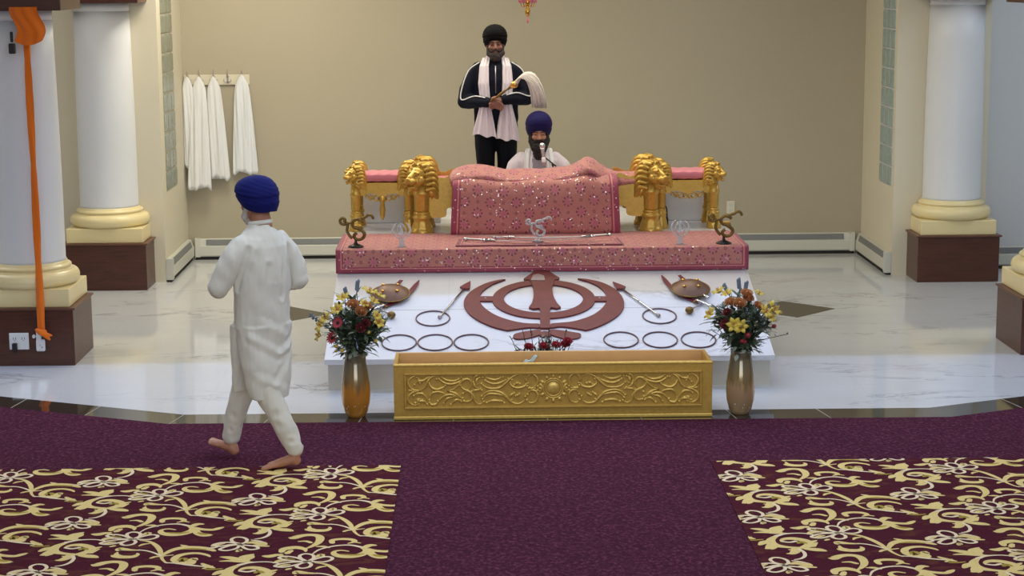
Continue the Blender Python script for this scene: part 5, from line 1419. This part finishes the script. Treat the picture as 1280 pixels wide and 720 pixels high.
loft(tr, [(0, 0, 1.0, .15, .115), (0, 0, .86, .155, .12)])
tr.limb([(-.078, 0, .88), (-.072, -.045, .55), (-.02, -.19, .25), (-.004, -.238, .135)], [.100, .086, .064, .056]); tr.limb([(.078, .01, .88), (.07, .19, .55), (.04, .285, .25), (.033, .31, .135)], [.100, .086, .064, .056])
tcs = [crease((-.10, -.18, .30), (.04, -.22, .24), .018, -.006), crease((-.10, -.24, .2), (.05, -.27, .17), .014, -.005), crease((.02, -.12, .42), (-.12, -.18, .36), .02, -.004), crease((-.04, .24, .3), (.10, .26, .24), .018, -.006), crease((-.04, .27, .2), (.10, .28, .17), .014, -.005)]
skin('trousers', tr, .007, M['offwhite_trouser'], man, 3, fold=lambda co, n: wr(co, 9, 22, .008, 7, .6)+.003*noise.noise(Vector((co.x*40, co.y*40, co.z*14)))+sum(c(co) for c in tcs))

# ---- the man standing behind the throne with the whisk
sx_, sy_ = .195, 17.22
b = MB(); Hs = T(0, .03, 1.60) @ RX(-.12) @ RY(.03)
head_prims(b, Hs, 1.0)
b.limb([(0, -.01, 1.52), (0, -.015, 1.42)], [.06, .064]); b.cap((0, 0, 1.30), (0, 0, .98), .13, .125, 1.25); b.ell((0, 0, 1.30), (.195, .12, .12)); b.ell((0, 0, .91), (.15, .10, .10))
for s in (-1, 1): b.cap((s*.05, -.01, 1.38), (s*.15, -.01, 1.34), .045, .045)
LE, LW_ = (-.285, .04, 1.10), (-.075, .225, 1.095); RE, RW = (.285, .03, 1.07), (.07, .235, 1.07)
b.limb([(-.18, 0, 1.33), LE, LW_], [.052, .042, .028]); b.limb([(.18, 0, 1.33), RE, RW], [.052, .042, .028])
hand_prims(b, (.062, .24, 1.07), (-.85, .12, -.28), (.1, .25, 1), .55, thumb=1)
hand_prims(b, (-.07, .225, 1.09), (.85, .05, -.32), (-.1, .25, 1), .55, thumb=-1)
for s in (-1, 1):
    b.limb([(s*.09, 0, .88), (s*.095, .01, .48), (s*.10, -.01, .09)], [.09, .06, .04]); foot_prims(b, (s*.10, -.01, .09), (s*.10, -.06, .004), (s*.13, .19, .004), -s)
man = skin('person', b, .006, M['skin_b'], None, 3, loc=(sx_, sy_, ZP), rot=(0, 0, pi))
tag(man, 'bearded man in navy tracksuit, black turban and white scarf standing behind the pink cloth', 'person')
face_parts(man, Hs, M['skin_b'], M['hair_grey'])
turban(man, Hs, M['turban_black'], .116, .132, .178, .045, -.05, ridges=6, tilt=.05, amp=.006)
bd = MB()
for s in (-1, 1): bd.limb([Hs @ Vector((s*.07, .02, -.03)), Hs @ Vector((s*.06, .055, -.085)), Hs @ Vector((0, .085, -.12))], [.012, .026, .034])
bd.ell(Hs @ Vector((0, .072, -.105)), (.058, .045, .055)); bd.limb([Hs @ Vector((-.042, .088, -.056)), Hs @ Vector((0, .106, -.040)), Hs @ Vector((.042, .088, -.056))], [.009, .012, .009])
skin('beard', bd, .0045, M['hair_grey'], man, 2, fold=lambda co, n: .005*noise.noise(co*55))
j = MB()
loft(j, [(0, -.01, 1.465, .07, .066), (0, -.01, 1.44, .09, .08), (0, -.008, 1.41, .15, .10), (0, -.005, 1.36, .21, .128), (0, 0, 1.27, .22, .145), (0, 0, 1.12, .21, .148), (0, 0, 1.0, .205, .148), (0, 0, .90, .208, .15), (0, 0, .86, .20, .145)])
j.limb([(-.155, -.005, 1.362), (-.215, .0, 1.29), (-.262, .02, 1.19), LE], [.068, .072, .072, .068]); j.limb([LE, (-.17, .15, 1.095), (-.085, .218, 1.094)], [.072, .062, .05]); j.limb([(.155, -.005, 1.362), (.215, .0, 1.29), (.262, .02, 1.18), RE], [.068, .072, .072, .068]); j.limb([RE, (.17, .155, 1.07), (.085, .225, 1.07)], [.072, .062, .05])
skin('jacket', j, .0075, M['navy'], man, 3, fold=lambda co, n: wr(co, 8, 20, .009, 5))
for s, E_, W_ in ((-1, LE, LW_), (1, RE, RW)):
    m = MB(); o = Vector((s*.03, .0, .0))
    q = cr([(s*.15, .085, 1.43), (s*.245, .075, 1.36), (s*.305, .085, 1.22), (E_[0]+s*.035, E_[1]+.075, E_[2]+.02), (s*.20, .185, E_[2]+.055), (s*.10, .258, W_[2]+.045)], 6); m.tube(q, .0055, 6); m.build('piping', M['white_cloth'], man)
m = MB(); m.tube([(0, .135, 1.40), (0, .152, 1.27), (0, .155, 1.15)], .005, 6); m.ell((0, .15, 1.24), (.006, .006, .014)); m.build('zip', M['steel'], man)
tr = MB(); loft(tr, [(0, 0, .98, .175, .125), (0, 0, .84, .19, .14), (0, 0, .75, .17, .12)])
for s in (-1, 1): tr.limb([(s*.095, 0, .84), (s*.10, .01, .48), (s*.105, -.005, .12)], [.112, .085, .075])
skin('trousers', tr, .008, M['blacknavy'], man, 3, fold=lambda co, n: wr(co, 8, 20, .008, 1, .5))
# scarf: two ends from the neck, behind the hands and out into a pleated fall
def scarf_end(s, hem, hem2):
    key = [(.0, 1.46, .065, -.075, .06), (.05, 1.47, .085, .02, .07), (.14, 1.40, .105, .120, .085), (.34, 1.24, .112, .170, .10), (.55, 1.10, .10, .178, .095), (.66, 1.02, .10, .20, .11), (.82, .87, .105, .205, .18), (1.0, hem, .108, .21, .225)]
    def fn(u, v):
        side = 1 if v < .5 else -1; q = (v*2 if v < .5 else 2-v*2)
        for a, b_ in zip(key, key[1:]):
            if a[0] <= u <= b_[0]: break
        k = (u-a[0])/(b_[0]-a[0]); k = k*k*(3-2*k); c = [a[i]+(b_[i]-a[i])*k for i in range(1, 5)]
        z, x, y, w = c; z += (hem2-hem)*(q-.5)*max(0, u-.7)/.3
        xx = x+(q-.5)*w; pl = sin(q*19+s)*.012*(.35+u)+sin(q*37)*.005*u
        return (s*xx, y+pl*1.0+.02*(1-abs(2*q-1))+(.006 if side > 0 else -.006), z+.01*sin(q*11)*u)
    m.grid(56, 56, fn, cv=True)
m = MB(); scarf_end(-1, .72, .70); m.f += [[56*jj for jj in range(56)], [56*jj+55 for jj in range(56)][::-1]]; m.m += [0]*2; m.sm += [True]*2; m.uv += [None]*2
o0 = len(m.v); scarf_end(1, .76, .80); m.f += [[o0+56*jj for jj in range(56)], [o0+56*jj+55 for jj in range(56)][::-1]]; m.m += [0]*2; m.sm += [True]*2; m.uv += [None]*2
m.tube(cr([(-.07, -.06, 1.462), (-.05, -.095, 1.475), (0, -.108, 1.48), (.05, -.095, 1.475), (.07, -.06, 1.462)], 5), .028, 10, flat=.6)
m.build('scarf', M['shirt_lilac'], man, recalc=True)

# ---- the whisk he holds
t = empty('fly_whisk', (sx_-.05, 16.96, ZP+1.08)); tag(t, 'white hair whisk with gold handle resting on the standing man\'s arm', 'whisk')
hp = [Vector((.0, 0, .0)), Vector((.10, -.035, .075)), Vector((.20, -.075, .145))]
m = MB(); m.tube(cr([tuple(p) for p in hp], 6), [.011+.003*sin(i*1.3) for i in range(13)], 12); m.build('handle', M['brass'], t)
m = MB(); d = (hp[2]-hp[1]).normalized(); Q = T(*hp[2]) @ d.to_track_quat('Z', 'Y').to_matrix().to_4x4()
m.lathe([(.012, -.02), (.02, -.01), (.03, .01), (.034, .03), (.03, .045), (.02, .05)], seg=24, M=Q); m.build('cup', M['brass_shine'], t)
rnd = random.Random(4); m = MB()
for k in range(230):
    a = rnd.uniform(0, 2*pi); r = sqrt(rnd.random()); ox, oy = r*cos(a), r*sin(a); L = rnd.uniform(.86, 1.05)
    base = hp[2]+d*.04
    c = [(base.x+.02*ox, base.y+.02*oy, base.z+.01*oy), (base.x+.045+.04*ox, base.y+.04*oy-.01, base.z+.065+.03*ox), (base.x+.13+.055*ox, base.y-.01+.055*oy, base.z+.07-.01+.045*oy*1.0), (base.x+.19+.065*ox, base.y+.0+.06*oy, base.z-.06+.03*oy), (base.x+.215+.07*ox, base.y+.02+.06*oy, base.z-.22*L)]
    m.tube(cr(c, 3), [.0034]*10+[.0026, .0018, .0012], 4)
m.build('hair', M['whisk'], t)

# ---- the reader seated behind the scripture
tx_, ty_ = .585, 16.98
b = MB(); Hq = T(0, .115, .800) @ RX(-.20)
head_prims(b, Hq)
b.limb([(0, .07, .70), (0, .03, .60)], [.058, .062]); b.cap((0, .0, .50), (0, -.02, .14), .13, .13, 1.25); b.ell((0, .0, .48), (.18, .11, .10)); b.ell((0, -.02, .12), (.19, .15, .11))
for s in (-1, 1): b.cap((s*.05, .02, .58), (s*.15, .01, .535), .042, .042)
E1, W1 = (.275, .06, .33), (.13, .27, .42)
for s in (-1, 1):
    b.limb([(s*.18, .01, .52), (s*E1[0], E1[1], E1[2]), (s*W1[0], W1[1], W1[2])], [.052, .042, .028]); hand_prims(b, (s*W1[0], W1[1], W1[2]), (-s*.3, .8, .1), (-s*.9, -.1, .3), .3, thumb=s)
    b.limb([(s*.10, 0, .10), (s*.34, .24, .12), (-s*.04, .30+.05*s, .06)], [.085, .06, .04]); foot_prims(b, (-s*.05, .30+.05*s, .06), (-s*.09, .28+.05*s, .012), (-s*.26, .22+.06*s, .012), s)
man = skin('person', b, .006, M['skin_c'], None, 3, loc=(tx_, ty_, ZP), rot=(0, 0, pi))
tag(man, 'man with long black beard and dark blue turban seated reading behind the microphone', 'person')
face_parts(man, Hq, M['skin_c'], M['hair_black'], True)
turban(man, Hq, M['turban_navy'], .124, .140, .198, .048, -.055, ridges=7, tilt=.06, amp=.006)
bd = MB()
for s in (-1, 1):
    bd.limb([Hq @ Vector((s*.073, .02, .01)), Hq @ Vector((s*.070, .045, -.06)), Hq @ Vector((s*.035, .08, -.12)), Hq @ Vector((0, .075, -.19))], [.014, .030, .042, .036])
bd.ell(Hq @ Vector((0, .08, -.115)), (.068, .05, .06)); bd.ell(Hq @ Vector((0, .078, -.18)), (.056, .045, .065)); bd.ell(Hq @ Vector((0, .06, -.235)), (.035, .03, .04)); bd.limb([Hq @ Vector((-.05, .085, -.062)), Hq @ Vector((0, .108, -.042)), Hq @ Vector((.05, .085, -.062))], [.010, .014, .010])
skin('beard', bd, .0045, M['hair_black'], man, 2, fold=lambda co, n: .006*noise.noise(co*50))
j = MB()
loft(j, [(0, .03, .645, .068, .064), (0, .02, .62, .10, .085), (0, .012, .585, .165, .11), (0, .008, .54, .215, .13), (0, 0, .45, .225, .145), (0, -.005, .30, .215, .15), (0, -.01, .15, .225, .165), (0, 0, .05, .24, .19)])
for s in (-1, 1): j.limb([(s*.155, .01, .545), (s*.215, .03, .48), (s*E1[0], E1[1], E1[2])], [.070, .076, .072]); j.limb([(s*E1[0], E1[1], E1[2]), (s*.17, .21, .395), (s*.14, .255, .415)], [.072, .056, .046])
skin('kurta', j, .0075, M['shirt_lilac'], man, 3, fold=lambda co, n: wr(co, 8, 20, .008, 11))
tr = MB()
loft(tr, [(0, -.01, .03, .2, .17), (0, -.01, .16, .19, .16)])
for s in (-1, 1): tr.limb([(s*.10, 0, .105), (s*.33, .235, .118), (s*.02, .295+.05*s, .075)], [.10, .078, .055])
skin('trousers', tr, .008, M['offwhite_trouser'], man, 3, fold=lambda co, n: wr(co, 8, 20, .006, 1))
m = MB()
def fb(u, v): return ((u-.5)*.13, .135+.012*cos((u-.5)*5)+.02*(1-v)+(.02*v), .56-.36*v)
m.grid(10, 14, fb); m.grid(10, 14, lambda u, v: tuple(Vector(fb(u, v))-Vector((0, .01, 0)))); m.build('vest_front', M['grey_shirt'], man)
m = MB()
for s in (-1, 1):
    def fn(u, v, s=s):
        side = 1 if v < .5 else -1; q = (v*2 if v < .5 else 2-v*2)
        ky = [(0, .638, .05, -.06), (.12, .648, .082, .03), (.3, .56, .098, .125), (.65, .38, .108, .17), (1, .18, .115, .185)]
        for a, b_ in zip(ky, ky[1:]):
            if a[0] <= u <= b_[0]: break
        k = (u-a[0])/(b_[0]-a[0]); z, x, y = (a[i]+(b_[i]-a[i])*k for i in (1, 2, 3))
        return (s*(x+(q-.5)*.085), y+.008*sin(q*14+s)+.012*(1-abs(2*q-1))+(.005 if side > 0 else -.005), z)
    o0 = len(m.v); m.grid(30, 28, fn, cv=True); m.f += [[o0+30*jj for jj in range(28)], [o0+30*jj+29 for jj in range(28)][::-1]]; m.m += [0]*2; m.sm += [True]*2; m.uv += [None]*2
m.tube(cr([(-.06, -.04, .64), (-.04, -.075, .65), (0, -.085, .655), (.04, -.075, .65), (.06, -.04, .64)], 5), .024, 10, flat=.6)
m.build('scarf', M['white_cloth'], man, recalc=True)
m = MB(); m.tube(cr([(.10, -.05, .61), (.115, .05, .605), (.115, .125, .54), (.10, .165, .40)], 5), .012, 8, flat=.4); m.build('strap', M['black'], man)

# ---- microphone
t = empty('microphone_stand', (.70, 16.545, ZP)); tag(t, 'black boom microphone with silver head in front of the seated reader', 'microphone')
m = MB(); m.lathe([(.06, 0), (.06, .012), (.03, .02), (.012, .03)], seg=32); m.build('base', M['black'], t)
m = MB(); m.tube([(0, 0, .02), (0, 0, .535)], .008, 10); m.build('pole', M['black'], t)
a, h = Vector((.03, 0, .52)), Vector((-.085, .02, .61))
m = MB(); m.tube([a, h], .0065, 10); m.build('boom_arm', M['black'], t)
m = MB(); m.ell((0, 0, .535), (.014, .014, .014)); m.build('joint', M['black'], t)
d = Vector((-.10, .12, 1)).normalized(); Q = T(*h) @ d.to_track_quat('Z', 'Y').to_matrix().to_4x4()
m = MB(); m.lathe([(.012, -.09), (.014, -.06), (.017, .05), (.022, .075)], seg=20, M=Q); m.build('body', M['steel'], t)
m = MB(); m.lathe([(.0185, -.055), (.0195, -.045), (.0195, -.02), (.0185, -.01)], seg=20, M=Q); m.build('white_ring', M['white_plastic'], t)
m = MB(); m.ell(Q @ Vector((0, 0, .095)), (.027, .027, .030), Q.to_3x3()); m.build('grille', M['silver'], t)
# ---------------------------------------------------------------- light
w = bpy.data.worlds.new('world'); SC.world = w; w.use_nodes = True
w.node_tree.nodes['Background'].inputs[0].default_value = (.9, .93, 1, 1); w.node_tree.nodes['Background'].inputs[1].default_value = .3
def area(name, loc, size, energy, color, rot=(0, 0, 0), sy=None, spread=None):
    l = bpy.data.lights.new(name, 'AREA'); l.shape = 'RECTANGLE'; l.size = size; l.size_y = sy or size; l.energy = energy; l.color = color
    if spread: l.spread = spread
    o = bpy.data.objects.new(name, l); COL.objects.link(o); o.location = loc; o.rotation_euler = rot; return o
WARM = (1, .93, .76); COOL = (.40, .56, 1); DAY = (.80, .89, 1)
# ceiling fittings in the altar bay (warm) and in the hall (cool)
area('bay_ceiling_light', (.55, 16.4, 4.15), 4.5, 92, WARM, sy=2.0)
area('bay_left_fill', (-2.3, 18.2, 4.15), 1.0, 60, WARM)  # unseen fill added to brighten the left corner of the bay
for y in (11.0, 6.5, 2.0):
    area('hall_ceiling_light', (.5, y, 4.15), 7, 78, DAY, sy=1.6)
area('hall_front_fill', (.5, -3.8, 2.2), 9, 300, DAY, (pi/2, 0, 0), sy=3)  # soft fill added behind the camera for front faces; no window there
area('cool_strip_light', (.5, 14.08, 4.16), 12, 110, COOL, sy=.03)  # unseen strip added for the cool front zone, cut off by the header
area('aisle_light', (-5.9, 15.2, 4.1), 1.2, 45, (.95, .96, 1), sy=4)  # unseen fill added to lighten the left columns and aisle wall
area('aisle_light', (6.4, 16.0, 4.1), 1.2, 40, (.7, .82, 1), sy=3)
SC.view_settings.view_transform = 'Standard'; SC.view_settings.look = 'None'; SC.view_settings.gamma = 1; SC.view_settings.exposure = .42
SC.view_settings.use_curve_mapping = False
SC.cycles.max_bounces = 8; SC.cycles.use_denoising = True
